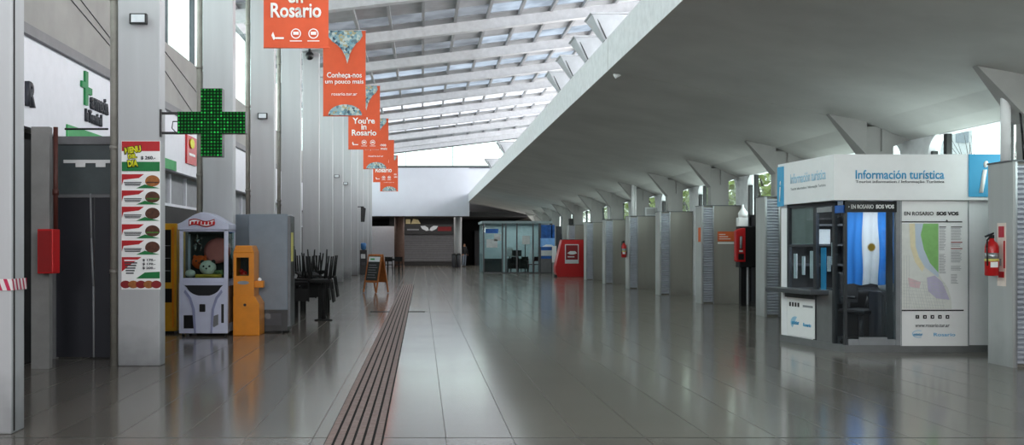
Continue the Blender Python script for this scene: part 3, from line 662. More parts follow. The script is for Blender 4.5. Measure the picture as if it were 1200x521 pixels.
# yellow cabinet left of it
x0, x1 = -4.42, PX(207, 15.9)
t = thing('toy_vending_cabinet', 'tall yellow vending cabinet half hidden by the menu board column', 'vending machine', ((x0+x1)/2, 16.2, 0))
b = MB(); b.box(x0, x1, 15.9, 16.5, .04, 1.76); b.build('cabinet', 'yellow_cab', t, .01)
MB().box(x0+.06, x1-.09, 15.885, 15.9, .82, 1.66).build('window', 'vend_black', t); MB().box(x0+.1, x1-.07, 15.885, 15.9, .5, .72).build('coin_panel', 'vend_black', t)
MB().box(x1-.07, x1-.04, 15.88, 15.9, .1, 1.7).build('edge_trim', 'yellow_machine', t); MB().box(x0+.05, x1-.05, 15.95, 16.45, 0, .04).build('plinth', 'black', t)
for j in range(3): MB().box(x0+.08, x1-.1, 15.875, 15.885, 1.0+.2*j, 1.01+.2*j).build('shelf', 'soft_grey', t)

# small orange-yellow crane
Yk = 15.55; kX = lambda px: PX(px, Yk); kZ = lambda py: PZ(py, Yk)
t = thing('mini_crane_machine', 'small orange yellow toy crane beside the lilac claw machine', 'arcade machine', (kX(289), Yk+.2, 0))
x0, xt, xl = kX(273), kX(297.5), kX(304)
b = MB(); b.prism([(x0, 0.0), (xl, 0), (xl, kZ(356)), (kX(298.5), kZ(347)), (x0, kZ(347))], Yk, Yk+.5); b.build('lower_cabinet', 'yellow_machine', t, .01)
b = MB(); za, zb = kZ(347), kZ(296)
b.box(x0+.005, xt, Yk+.01, Yk+.48, za, kZ(323)); b.box(x0+.005, x0+.05, Yk+.01, Yk+.48, kZ(323), zb); b.box(kX(291.5), xt, Yk+.01, Yk+.48, kZ(323), zb); b.box(x0+.05, kX(291.5), Yk+.4, Yk+.48, kZ(323), zb); b.box(x0+.05, kX(291.5), Yk+.01, Yk+.48, kZ(301.5), zb)
b.build('upper_cabinet', 'yellow_machine', t)
MB().prism([(x0+.0, zb), (xt+.005, zb), (kX(294.5), kZ(287.5)), (x0+.04, kZ(287.5))], Yk, Yk+.49).build('top_cap', 'yellow_machine', t, .01)
MB().box(x0+.05, kX(291.5), Yk+.02, Yk+.025, kZ(323), kZ(301.5)).build('window_pane', 'glass', t)
MB().box(x0+.05, kX(291.5), Yk+.38, Yk+.4, kZ(323), kZ(301.5)).build('inner_back', 'dark_inside', t)
MB().box(xt, kX(308), Yk+.05, Yk+.2, kZ(337), kZ(329)).build('prize_chute', 'yellow_machine', t, .01)
MB().ball((kX(303), Yk+.1, kZ(327.5)), .03).build('push_button', 'sign_white', t)
MB().prism([(kX(285)+.09*math.cos(i*PI/10), kZ(331)+.028*math.sin(i*PI/10)) for i in range(20)], Yk-.002, Yk+.012).build('oval_badge', 'soft_grey', t)
MB().cyl((kX(287), Yk+.001, kZ(357)), (kX(287), Yk-.015, kZ(357)), .022).build('lock', 'black', t)
tag(MB().ball((kX(283), Yk+.2, kZ(321)), .055).ball((kX(280), Yk+.2, kZ(319)+.02), .035).build('plush_toy', 'red'), 'red plush toy inside the small orange crane', 'plush toy')
tag(MB().box(kX(278), kX(287), Yk+.15, Yk+.3, kZ(323), kZ(322)).build('toy_tray', 'burger'), 'little tray under the red toy in the small orange crane', 'tray')

# vending machines seen from their blank side
Yv = 16.08; x0, x1 = PX(291.5, Yv), PX(337, Yv); yb = Yv+.55
t = thing('vending_machine', 'tall grey vending machine seen from its plain side, beside the chairs', 'vending machine', ((x0+x1)/2, Yv+.4, 0), 0, 'grey vending machines')
zt = PZ(250.5, Yv); zl = PZ(363, Yv)
MB().box(x0, x1, Yv, yb, zl, zt).build('cabinet', 'vend_grey', t, .01)
MB().box(x0, x1, Yv+.005, yb, .03, zl).build('base', 'vend_black', t); 
MB().box(x0+.03, x1-.1, Yv-.002, Yv+.006, .12, zl-.05).build('grille', 'dark_panel', t)
MB().cyl((PX(314, Yv), Yv-.001, .27), (PX(314, Yv), Yv-.02, .27), .05).build('fan_cap', 'alu_dark', t)
dm = MB().box(x1, x1+.045, Yv+.02, yb-.02, .1, zt-.03).build('front_door', 'alu_dark', t)
MB().box(x1+.045, x1+.05, Yv+.06, yb-.2, .75, zt-.15).build('display_pane', 'vend_black', dm); MB().box(x1+.05, x1+.055, Yv+.04, Yv+.3, 1.15, 1.62).build('yellow_sticker', 'label_yellow', dm); MB().box(x1+.045, x1+.055, yb-.17, yb-.05, .9, 1.4).build('coin_panel', 'vend_black', dm)
for xx in (x0+.06, x1-.06):
    for yy in (Yv+.08, yb-.08): MB().cyl((xx, yy, 0), (xx, yy, .03), .03).build('foot', 'black', t)
Y2 = 17.1; x0, x1 = PX(275, Y2), PX(300, Y2)
t = thing('vending_machine', 'bluish grey vending machine squeezed behind the plain grey one', 'vending machine', ((x0+x1)/2, Y2+.4, 0), 0, 'grey vending machines')
MB().box(x0, x1, Y2, Y2+.8, .03, PZ(251, Y2)).build('cabinet', 'vend_grey', t, .01); MB().box(x0+.03, x1-.03, Y2+.03, Y2+.77, 0, .03).build('plinth', 'vend_black', t)
MB().box(x1, x1+.04, Y2+.02, Y2+.78, .1, PZ(253, Y2)).build('front_door', 'alu_dark', t)

# ================================================================== TABLES WITH UPTURNED CHAIRS
def table(name, label, x, y, w=.62, d=.62, h=.74, group=None):
    t = thing(name, label, 'table', (x, y, 0), 0, group)
    MB().box(x-w/2, x+w/2, y-d/2, y+d/2, h-.035, h).build('tabletop', 'dark_panel', t, .006)
    for sx_ in (-1, 1):
        for sy in (-1, 1): MB().box(x+sx_*(w/2-.06)-.028, x+sx_*(w/2-.06)+.028, y+sy*(d/2-.06)-.028, y+sy*(d/2-.06)+.028, 0, h-.035).build('leg', 'black_matte', t)
    MB().box(x-w/2+.06, x+w/2-.06, y-d/2+.04, y-d/2+.06, h-.1, h-.035).build('apron', 'black_matte', t)
    return t
GC = 'black chairs turned over on the tables'
chair = thing('cafe_chair', 'x', 'chair', (0, 0, 0), 0, GC)
MB().box(-.21, .21, -.21, .21, .43, .465).build('seat', 'black_matte', chair, .01)
for sx_ in (-1, 1):
    MB().cyl((sx_*.18, -.18, .43), (sx_*.205, -.22, 0), .02, .014, 8).build('leg', 'black_matte', chair)
    MB().cyl((sx_*.18, .18, .43), (sx_*.2, .23, 0), .02, .014, 8).build('leg', 'black_matte', chair)
    MB().cyl((sx_*.18, .2, .44), (sx_*.18, .26, .86), .018, .016, 8).build('back_post', 'black_matte', chair)
b = MB(); b.hull([(-.18, .235, .62), (.18, .235, .62), (.18, .25, .62), (-.18, .25, .62)], [(-.18, .262, .85), (.18, .262, .85), (.18, .277, .85), (-.18, .277, .85)]); b.build('backrest', 'black_matte', chair)
T1 = (-2.2, 19.3); T2 = (-2.2, 20.6); T3 = (-2.2, 21.9)
table('cafe_table', 'black square table nearest the grey vending machine, chairs upturned on it', *T1, group='black café tables')
table('cafe_table', 'second black table past the vending machine, behind the first chair stack', *T2, group='black café tables')
lay = [((T1[0]+.16, T1[1]-.02, 0), PI/2, 'upturned black chair hanging toward the hall off the nearest table'), ((T1[0]-.12, T1[1]-.19, 0), 0, 'upturned black chair on the nearest table, back hanging toward the camera'),
       ((T2[0]+.2, T2[1]+.1, .0), PI/2, 'upturned black chair hanging toward the hall off the second table'), ((T2[0]-.12, T2[1]-.2, 0), 0, 'upturned black chair on the second table, back hanging toward the first'),
       ((T1[0]+.02, T1[1]+.02, .09), .5, 'upturned black chair laid crooked on top of the nearest pile'), ((T2[0]-.02, T2[1]+.0, .09), PI+.4, 'upturned black chair laid crooked on top of the second pile')]
first = True
for (x, y, dz), rz, lab in lay:
    z = .74+.466; tilt = .0
    if dz: z += dz; tilt = .16
    if first: chair.location = (x, y, z); chair.rotation_euler = (PI+tilt, 0, rz); chair['label'] = lab; first = False
    else: dup(chair, (x, y, z), (PI+tilt, 0, rz), lab)
x = PX(379, 18.75)
t = thing('pedestal_table', 'small black pedestal table at the hall side of the chair piles', 'table', (x, 18.75, 0))
MB().cyl((x, 18.75, .03), (x, 18.75, .71), .042).build('post', 'black_matte', t); MB().lathe([(.17, 0), (.17, .015), (.06, .03)], (x, 18.75, 0)).build('base', 'black_matte', t); MB().box(x-.19, x+.15, 18.58, 18.92, .71, .74).build('top', 'black_matte', t)
dup(chair, (x-.06, 18.75, .74+.466), (PI, 0, PI/2), 'upturned black chair on the pedestal table, sticking out farthest into the hall')

# A-board
Ya = 29.7
t = thing('sandwich_board', 'wooden A-frame sandwich board with dark chalk face', 'sign', (PX(440, Ya), Ya, 0), -.78)
LB = MB
def leanbox(x0, x1, z0, z1, ang, off, th, m, nm, par=t):
    b = MB(); b.box(x0, x1, 0, th, z0, z1); b.xf(Matrix.Translation((0, off, 1.13)) @ Matrix.Rotation(ang, 4, 'X') @ Matrix.Translation((0, 0, -1.13)))
    b.xf(ROOTM[t.name]); return b.build(nm, m, par)
for nm, ang, sg in (('front_frame', -.2, -1), ('rear_frame', .2, 1)):
    off = 0 if sg < 0 else 0
    p = leanbox(-.3, -.255, 0, 1.15, ang, sg*.02, .03, 'wood', nm)
    for (a0, a1, c0, c1) in ((.255, .3, 0, 1.15), (-.255, .255, 1.1, 1.15), (-.255, .255, .3, .36)): leanbox(a0, a1, c0, c1, ang, sg*.02, .03, 'wood', 'frame_bar', p)
    leanbox(-.255, .255, .36, 1.1, ang, sg*.02+.006, .016, 'chalk' if sg < 0 else 'wood', 'panel', p)
    if sg < 0:
        leanbox(-.24, .24, .93, 1.08, ang, sg*.02-.004, .008, 'paper', 'header_strip', p)
        for j in range(6): leanbox(-.2, .12+.06*(j % 2), .82-.075*j, .835-.075*j, ang, sg*.02, .004, 'soft_grey', 'chalk_line', p)
        leanbox(-.16, .02, .98, 1.03, ang, sg*.02-.008, .004, 'green_strip', 'header_logo', p)

# water dispenser + far dark tables
Yw = 49.6; x = PX(426, Yw)
t = thing('water_dispenser', 'black water dispenser with a blue bottle far along the left columns', 'dispenser', (x, Yw, 0))
MB().box(x-.17, x+.17, Yw-.17, Yw+.17, 0, 1.2).build('body', 'black', t, .01); MB().box(x-.12, x+.1, Yw-.175, Yw-.17, .78, 1.0).build('notice', 'paper', t); MB().box(x-.1, x+.1, Yw-.18, Yw-.17, .45, .6).build('tap_recess', 'dark_panel', t)
MB().lathe([(.06, 0), (.13, .06), (.14, .3), (.1, .36)], (x, Yw, 1.2)).build('bottle', 'water_blue', t)
t = table('lounge_table', 'dark table near the brown column at the far end', PX(461, 51), 51, .7, .6, .76)
for k, (dx, lab) in enumerate(((-.22, 'dark chair at the far table, on its wall side'), (.28, 'dark chair at the far table, on its hall side'))):
    dup(chair, (PX(461, 51)+dx, 50.55, 0), (0, 0, PI), lab)['group'] = 'dark chairs at the far table'

# ================================================================== FAR END
def roundcol(label, px, Y, r, m):
    x = PX(px, Y); t = thing('round_column', label, 'column', (x, Y, 0), 0, None, 'thing')
    MB().cyl((x, Y, 0), (x, Y, 3.32), r, n=24).build('shaft', m, t); MB().lathe([(r+.02, 0), (r+.02, .12), (r, .14)], (x, Y, 0)).build('base_ring', m, t)
roundcol('brown column at the far end under the white wall panel', 468, 65.8, .33, 'brown_col')
roundcol('pale round column at the far end beside the shutter', 536.5, 66, .26, 'column')
tag(MB().box(PX(436, 66.5), PX(462, 66.5), 66.5, 66.6, 0, 2.72).build('display_board', 'white_band'), 'white blank board beside the brown column at the far end', 'board')
t = thing('closed_shop', 'closed far shop with grey roller shutter under a black sign', 'shop', (0.5, 70, 0))
x0, x1 = PX(473, 70), PX(533, 70)
b = MB(); b.box(x0-1, x0, 69.9, 70.3, 0, 3.32); b.box(x1, x1+.4, 69.9, 70.3, 0, 3.32); b.box(x0, x1, 70.0, 70.3, 0, .3); b.box(x0, x1, 70.1, 70.3, 2.9, 3.32); b.build('frame', 'dark_wall', t)
b = MB()
for i in range(20): b.prism([(70.05, .3+i*.1), (70.02, .35+i*.1), (70.05, .4+i*.1), (70.1, .4+i*.1), (70.1, .3+i*.1)], x0, x1, 'x')
b.build('roller_shutter', 'shutter', t)
sg = MB().box(x0, x1, 69.9, 70.0, 2.22, 2.92).build('fascia_sign', 'vend_black', t)
b = MB()
for s_ in (-1, 1):
    c = PX(503, 69.9); b.prism([(c+s_*.02, 2.5), (c+s_*.2, 2.45), (c+s_*.5, 2.6), (c+s_*.62, 2.8), (c+s_*.3, 2.82), (c+s_*.08, 2.68)], 69.87, 69.9)
b.build('wing_emblem', 'sign_white', sg)
MB().box(PX(513, 69.9), PX(529, 69.9), 69.88, 69.9, 2.45, 2.75).build('red_panel', 'sign_red', sg); MB().box(PX(477, 69.9), PX(491, 69.9), 69.88, 69.9, 2.5, 2.6).build('grey_lettering', 'soft_grey', sg)
b = MB(); b.box(PX(475.5, 69.9), PX(481, 69.9), 69.9, 69.95, 2.95, 3.28); b.prism([(PX(481.5, 69.9), 2.95), (PX(493, 69.9), 2.95), (PX(490, 69.9), 3.25), (PX(484, 69.9), 3.3)], 69.9, 69.95); b.build('lit_menu', 'menu_lit', t)
for k, (px, lab) in enumerate(((532, 'dark litter bin against the pale far column'), (537.5, 'dark litter bin in front of the pale far column'))):
    x = PX(px, 65); t = thing('litter_bin', lab, 'bin', (x, 65, 0), 0, 'litter bins at the far column')
    MB().lathe([(.12, 0), (.14, .02), (.15, .8), (.13, .82)], (x, 65, 0), 16).build('body', 'dark_panel', t); MB().lathe([(.155, .8), (.155, .86), (.08, .93)], (x, 65, 0), 16).build('lid', 'black', t)

# person far away by the column
def person(x, y, h=1.62):
    t = thing('person', 'person in dark jacket and light trousers standing past the pale far column', 'person', (x, y, 0), .5)
    k = h/1.75
    V = [(0, 0, .95), (0, 0, 1.2), (0, .0, 1.42), (0, -.01, 1.5), (0, -.02, 1.6), (0, -.02, 1.7),
         (-.1, 0, .9), (-.11, -.03, .5), (-.11, .02, .08), (-.11, -.12, .03), (.1, 0, .9), (.12, .05, .5), (.12, .1, .08), (.12, -.03, .03),
         (-.19, 0, 1.4), (-.25, .02, 1.12), (-.23, -.1, .88), (-.22, -.13, .8), (.19, 0, 1.4), (.25, .02, 1.12), (.22, -.12, .9), (.21, -.15, .82)]
    E_ = [(0, 1), (1, 2), (2, 3), (3, 4), (4, 5), (0, 6), (6, 7), (7, 8), (8, 9), (0, 10), (10, 11), (11, 12), (12, 13), (2, 14), (14, 15), (15, 16), (16, 17), (2, 18), (18, 19), (19, 20), (20, 21)]
    Rd = [.16, .15, .15, .06, .09, .08, .1, .07, .05, .045, .1, .07, .05, .045, .07, .055, .04, .035, .07, .055, .04, .035]
    me = bpy.data.meshes.new('body'); me.from_pydata([Vector(v)*k for v in V], E_, []); o = bpy.data.objects.new('body', me); col.objects.link(o)
    md = o.modifiers.new('skin', 'SKIN'); o.modifiers.new('sub', 'SUBSURF').levels = 1
    for i, r in enumerate(Rd): me.skin_vertices[0].data[i].radius = (r*k, r*k)
    me.skin_vertices[0].data[0].use_root = True
    dg = bpy.context.evaluated_depsgraph_get(); dg.update(); m2 = bpy.data.meshes.new_from_object(o.evaluated_get(dg)); bpy.data.objects.remove(o)
    for n_ in ('skin', 'jacket', 'jeans', 'hair', 'black'): m2.materials.append(M[n_])
    for p in m2.polygons:
        p.use_smooth = True; c = p.center/k
        p.material_index = 4 if c.z < .1 else 2 if c.z < .88 and abs(c.x) < .2 else 0 if (c.z < .9 or c.z > 1.49) else 1
        if c.z > 1.66 or (c.z > 1.56 and c.y > 0): p.material_index = 3
    o = bpy.data.objects.new('body', m2); col.objects.link(o); o.parent = t
    return t
person(PX(544, 67), 67)

# ---------------- glass office
Yo = 51.0; oX = lambda px: PX(px, Yo); oZ = lambda py: PZ(py, Yo)
x0, x1, zt = oX(566), 6.7, oZ(261.5)
t = thing('glass_office', 'glass walled office booth at the far right side', 'office', ((x0+x1)/2, Yo+1.5, 0))
b = MB()
for x in (x0, oX(588), oX(592), oX(605), oX(624), oX(631)): b.box(x, x+.07, Yo, Yo+.08, 0, zt)
b.box(x0, x1, Yo, Yo+.08, 0, .06); b.box(x1-.06, x1, Yo, Yo+.08, 0, zt)
b.build('frame', 'alu_dark', t)
MB().box(x0-.06, x1, Yo-.04, Yo+3.2, zt, zt+.12).build('top_rim', 'office_back', t); MB().box(x0-.02, x0, Yo+.0, Yo+3, 0, zt).build('side_wall', 'glass_green', t)
MB().box(x0, oX(631), Yo+.03, Yo+.04, .06, zt).build('front_pane', 'glass_green', t)
MB().box(x0, x1, Yo+3.0, Yo+3.1, 0, zt).build('rear_wall', 'office_back', t)
MB().box(x0+.05, oX(588), Yo+.05, Yo+.09, .06, .75).build('lower_panel', 'dark_panel', t)
MB().box(oX(633), x1-.02, Yo+.01, Yo+.07, .06, .75).build('grey_panel', 'trim_grey', t)
MB().box(oX(631), oX(634), Yo-.01, Yo+.09, 0, zt).build('post', 'alu_dark', t)
pn = MB().box(oX(633), oX(650), Yo+.0, Yo+.06, .75, zt-.08).build('picture_panel', 'poster_blue', t)
MB().box(oX(633), oX(650), Yo-.01, Yo, 1.35, 1.8).build('sky_picture', 'poster_sky', pn); MB().box(oX(634), oX(649), Yo-.014, Yo-.004, .9, 1.18).build('white_caption', 'paper', pn)
b = MB(); b.prism([(oX(635), 1.36), (oX(640), 1.48), (oX(647), 1.46), (oX(649), 1.36)], Yo-.016, Yo-.01); b.build('white_shape', 'sign_white', pn)
for k, (px0, px1, py0, py1, m, lab) in enumerate(((570, 583, 280, 290, 'paper', 'white notice on the office glass, lowest of the corner group'), (579, 587, 274, 282, 'paper', 'upper white notice on the office glass near its corner'), (569, 584, 268, 273, 'poster_blue', 'blue strip poster at the office corner'), (612, 621, 276, 286, 'paper', 'white notice in the middle of the office wall'))):
    tag(MB().box(oX(px0), oX(px1), Yo+.015, Yo+.028, oZ(py1), oZ(py0)).build('notice', m), lab, 'notice', 'notices on the office glass')
t = thing('office_desk', 'dark desk inside the glass office', 'desk', (oX(609), Yo+1.2, 0))
MB().box(oX(597), oX(622), Yo+.9, Yo+1.6, .7, .74).build('desktop', 'dark_panel', t)
for x in (oX(597), oX(622)-.04): MB().box(x, x+.04, Yo+.95, Yo+1.55, 0, .7).build('side_panel', 'dark_panel', t)
MB().box(oX(598), oX(621), Yo+1.5, Yo+1.53, .2, .7).build('modesty_panel', 'black', t)
for k, (px, lab) in enumerate(((608, 'black computer monitor on the office desk, hall side'), (599.5, 'pale computer monitor on the office desk'))):
    x = oX(px); t = thing('computer_monitor', lab, 'monitor', (x, Yo+1.1, .74), 0, 'office monitors')
    MB().box(x-.25+.07*k, x+.25-.07*k, Yo+1.08, Yo+1.12, .86, 1.18+.12*k).build('screen', 'black' if k == 0 else 'paper', t); MB().box(x-.03, x+.03, Yo+1.09, Yo+1.12, .76, .9).build('stem', 'black', t); MB().box(x-.12, x+.12, Yo+1.02, Yo+1.18, .74, .76).build('base', 'black', t)
for k, (px, lab) in enumerate(((604, 'black office chair in front of the far office desk'), (614, 'black office chair by the middle mullion of the office'), (627, 'black office chair next to the blue picture panel'))):
    dup(chair, (oX(px), Yo+.5, 0), (0, 0, PI+.3*k), lab)['group'] = 'office chairs'
t = thing('floor_stand', 'thin dark coat stand inside the glass office', 'stand', (oX(620), Yo+1.9, 0))
MB().cyl((oX(620), Yo+1.9, .02), (oX(620), Yo+1.9, 1.75), .025).build('pole', 'black', t); MB().lathe([(.2, 0), (.2, .02), (.03, .04)], (oX(620), Yo+1.9, 0)).build('base', 'black', t)
# red stand
Yr = 45.0; rX = lambda px: PX(px, Yr); rZ = lambda py: PZ(py, Yr)
t = thing('red_booth', 'red information booth with slanted side and white poster', 'booth', (rX(667), Yr+.3, 0))
b = MB(); b.prism([(rX(653.5), 0), (rX(684), 0), (rX(684), rZ(281)), (rX(658.5), rZ(281)), (rX(651), rZ(312)), (rX(651), rZ(318))], Yr, Yr+.7); b.build('body', 'red', t, .02)
MB().box(rX(662), rX(678), Yr-.03, Yr, rZ(308.5), rZ(286)).build('poster_frame', 'paper', t); MB().box(rX(663), rX(677), Yr-.036, Yr-.03, rZ(304), rZ(287)).build('poster_print', 'sign_red', t)
b = MB(); b.prism([(rX(664.5), rZ(296.5)), (rX(668), rZ(294)), (rX(674), rZ(294)), (rX(676), rZ(296.5)), (rX(672), rZ(298)), (rX(668), rZ(298))], Yr-.04, Yr-.036); b.build('poster_emblem', 'paper', t)
MB().box(rX(665), rX(673), Yr-.04, Yr-.036, rZ(301.3), rZ(300)).build('poster_text', 'paper', t); MB().box(rX(650.5), rX(653), Yr+.02, Yr+.6, 0, .1).build('foot', 'black', t)
MB().box(rX(658.5), rX(684), Yr, Yr+.7, rZ(281), rZ(280.4)).build('lid', 'red_dark', t)
t = thing('office_screen', 'dark upright screen panel between the office and the red booth', 'screen', (oX(656), 48.5, 0))
MB().box(PX(651.5, 48.5), PX(657.5, 48.5), 48.5, 48.6, .9, PZ(265, 48.5)).build('screen', 'dark_panel', t); MB().box(PX(647, 48.5), PX(652, 48.5), 48.45, 48.55, .6, PZ(288, 48.5)).build('side_board', 'kiosk_white', t); MB().box(PX(652, 48.5), PX(657, 48.5), 48.5, 48.6, 0, .9).build('pedestal', 'trim_grey', t)

# ================================================================== RIGHT SIDE: DIVIDERS, COLUMNS, BRACKETS
UX, UH = 6.8, 2.37
def divider(Yu, label, shift=0):
    x0 = UX+shift; x1 = x0+.95
    t = thing('gate_divider', label, 'divider', (x0, Yu, 0), 0, 'grey gate dividers along the right side', 'thing')
    b = MB(); b.box(x0+.3, x1, Yu+.02, Yu+.5, .0, UH); b.box(x0+.03, x0+.3, Yu+.06, Yu+.5, 0, UH); b.build('body', 'unit', t)
    MB().box(x0, x0+.03, Yu+.0, Yu+.5, 0, UH).build('end_panel', 'unit_cap', t)
    b = MB(); n = 40; h = (UH-.06)/n
    for i in range(n):
        z = .03+i*h; b.prism([(Yu+.06, z), (Yu+.055, z), (Yu+.012, z+h*.3), (Yu+.008, z+h*.75), (Yu+.055, z+h*.9), (Yu+.06, z+h)], x0+.055, x0+.285, 'x')
    b.build('shutter_strip', 'shutter_strip', t)
    b = MB(); b.box(x0+.03, x0+.055, Yu, Yu+.05, 0, UH); b.box(x0+.285, x0+.31, Yu, Yu+.05, 0, UH); b.build('guide_rail', 'alu', t)
    MB().box(x0-.01, x1, Yu-.01, Yu+.51, UH, UH+.02).build('top_plate', 'alu_dark', t)
    return t
ul = {0: 'nearest grey divider with the big extinguisher, at the frame edge beside the kiosk', 2: 'grey divider half hidden behind the kiosk, just before the payphone', 3: 'grey divider carrying the orange and white plate', 4: 'plain grey divider two past the payphone, without sign',
      5: 'grey divider with a small red extinguisher on its end', 6: 'seventh grey divider from the camera, near the red booth', 7: 'eighth grey divider, right beside the red booth', 8: 'last grey divider, rising behind the red booth'}
UY = {}
for i, yc in enumerate(RCY):
    Yu = {2: 19.75, 8: 46.1}.get(i, yc); UY[i] = Yu
    if i in ul: divider(Yu, ul[i])
    z0 = UH+.021 if i in ul else 0
    nm = 'white bracketed column behind the information kiosk' if i == 1 else ('white bracketed column standing over the %s' % {0: 'nearest divider', 2: 'divider behind the kiosk', 3: 'divider with the orange plate', 4: 'plain divider two past the payphone', 5: 'divider with the small extinguisher', 6: 'seventh divider', 7: 'divider by the red booth', 8: 'divider behind the red booth'}[i] if i in ul else '%s white bracketed column along the right side, far end' % ORD[i])
    t = thing('bracket_column', nm, 'column', (7.17, Yu+.25, z0), 0, 'bracketed columns along the right side', 'thing')
    MB().box(7.06, 7.5, Yu+.12, Yu+.38, z0, 3.3).build('shaft', 'bracket_grey', t, .01)
    ya, yb = Yu+.08, Yu+.42; yc_ = Yu+.25
    b = MB(); b.hull([(7.06, ya, 2.84), (7.06, ya, 3.37), (6.5, yc_-.05, 3.51)], [(7.06, yb, 2.84), (7.06, yb, 3.37), (6.5, yc_+.05, 3.51)]); b.build('bracket', 'bracket_grey', t)
    b = MB(); b.hull([(7.3, ya, 2.9), (7.3, ya, 3.3), (7.76, ya, 3.09)], [(7.3, yb, 2.9), (7.3, yb, 3.3), (7.76, yb, 3.09)]); b.build('rear_bracket', 'bracket_grey', t)
tag(MB().cyl((6.865, 11.7, UH+.02), (6.865, 11.7, 3.44), .055).build('vent_pipe', 'kiosk_white'), 'white pipe rising from the nearest grey divider', 'pipe')
tag(MB().tube([(7.02, 11.6, UH+.021), (7.0, 11.6, 2.7), (6.97, 11.6, 3.0), (6.98, 11.6, 3.4)], .012, 6).build('hanging_cable', 'black'), 'thin black cable hanging above the nearest grey divider', 'cable')
tag(MB().tube([(7.02, 11.55, 2.62), (7.1, 11.55, 2.68), (7.2, 11.5, 2.8), (7.35, 11.5, 2.86)], .01, 6).build('branch_cable', 'black'), 'short black cable branching out above the nearest divider', 'cable')
tag(MB().cyl((6.95, UY[5]+.03, UH+.02), (6.95, UY[5]+.03, 3.4), .05).cyl((7.03, UY[5]+.0, UH+.02), (7.03, UY[5]+.0, 3.36), .03).build('vent_pipe', 'kiosk_white'), 'white pipes rising from the divider with the small extinguisher', 'pipe')
t = thing('meter_box', 'beige box on top of the divider with the small extinguisher', 'box', (7.5, UY[5]+.2, UH+.02))
MB().box(7.35, 7.75, UY[5]+.06, UY[5]+.4, UH+.02, UH+.3).build('case', 'paper', t, .02); MB().box(7.4, 7.7, UY[5]+.05, UY[5]+.06, UH+.06, UH+.26).build('door', 'unit_cap', t)
tag(MB().box(6.84, 7.04, UY[8]+.1, UY[8]+.3, UH+.02, UH+.3).build('black_box', 'black', bevel=.02), 'small black box on top of the last divider', 'box')

def extinguisher(x, y, z, label, k=1.0, plate=True):
    """hangs on a face looking to -x; x is that face"""
    t = thing('fire_extinguisher', label, 'fire extinguisher', (x, y, z), 0, 'fire extinguishers on the dividers')
    c = (x-.095*k, y, z)
    MB().lathe([(.06*k, 0), (.075*k, .012), (.075*k, .34*k), (.06*k, .385*k), (.03*k, .41*k), (.025*k, .44*k)], c, 24).build('cylinder', 'red', t)
    b = MB(); b.lathe([(.0755*k, .20*k), (.0755*k, .27*k)], c, 24); b.build('grey_band', 'alu', t)
    b = MB(); b.lathe([(.0758*k, .17*k), (.0758*k, .2*k)], c, 24); b.build('yellow_band', 'label_yellow', t); b = MB(); b.box(c[0]-.05*k, c[0]+.03*k, c[1]-.0765*k, c[1]-.06*k, .1*k+z, .165*k+z); b.build('label_plate', 'white', t)
    b = MB(); b.box(c[0]-.02*k, c[0]+.02*k, y-.02*k, y+.02*k, z+.44*k, z+.48*k); b.build('valve', 'black', t)
    MB().hull([(c[0]-.07*k, y-.012, z+.45*k), (c[0]+.02*k, y-.012, z+.49*k), (c[0]+.02*k, y-.012, z+.51*k), (c[0]-.08*k, y-.012, z+.47*k)], [(c[0]-.07*k, y+.012, z+.45*k), (c[0]+.02*k, y+.012, z+.49*k), (c[0]+.02*k, y+.012, z+.51*k), (c[0]-.08*k, y+.012, z+.47*k)]).build('handle', 'black', t)
    MB().tube([(c[0]-.02, y-.01, z+.46*k), (c[0]-.07*k, y-.03, z+.42*k), (c[0]-.085*k, y-.05, z+.33*k), (c[0]-.08*k, y-.055, z+.12*k)], .009*k, 8).build('hose', 'black', t)
    MB().box(x-.025*k, x-.0, y-.03, y+.03, z+.12*k, z+.2*k).build('bracket', 'steel', t)
    return t
xe = UX; ye = UY[0]+.33
p = thing('extinguisher_sign', 'tall pale backing plate with red ends behind the near extinguisher', 'sign', (xe, UY[0]+.22, .95))
MB().box(xe-.006, xe, UY[0]+.13, UY[0]+.3, .93, 1.67).build('plate', 'plate_pink', p)
b = MB(); b.box(xe-.009, xe-.006, UY[0]+.16, UY[0]+.27, 1.5, 1.63); b.box(xe-.009, xe-.006, UY[0]+.16, UY[0]+.27, 1.03, 1.1); b.box(xe-.009, xe-.006, UY[0]+.14, UY[0]+.17, 1.14, 1.46); b.build('red_marks', 'red', p)
extinguisher(xe-.01, UY[0]+.24, 1.05, 'red fire extinguisher on the nearest divider end, beside the kiosk')
extinguisher(UX, UY[5]+.25, 1.02, 'distant red fire extinguisher on a divider end, left of the plain one', 1.1)

# payphone + sanitizer + plate
Yp = 23.2; pX = lambda px: PX(px, Yp); pZ = lambda py: PZ(py, Yp)
t = thing('payphone', 'red public telephone on a black post between two dividers', 'payphone', (pX(873), Yp, 0))
MB().box(pX(867), pX(888), Yp+.02, Yp+.3, pZ(313), pZ(265)).build('back_box', 'black', t, .015)
MB().box(pX(870), pX(876.5), Yp+.1, Yp+.26, 0, pZ(310)).build('post', 'black', t)
b = MB(); xA, xB = pX(860.5), pX(871.5); zA_, zB_ = pZ(306.5), pZ(268)
b.prism([(xA, zA_+.03), (xA+.03, zA_), (xB, zA_), (xB, zB_+.02), (xA+.06, zB_), (xA, zB_-.05)], Yp-.14, Yp+.02); hd = b.build('red_hood', 'red', t, .012)
MB().box(pX(863.5), pX(868), Yp-.15, Yp-.138, pZ(292), pZ(276)).build('handset_bay', 'red_dark', hd); MB().cyl((pX(865.5), Yp-.165, pZ(291)), (pX(865.8), Yp-.165, pZ(277)), .025).build('handset', 'soft_grey', hd)
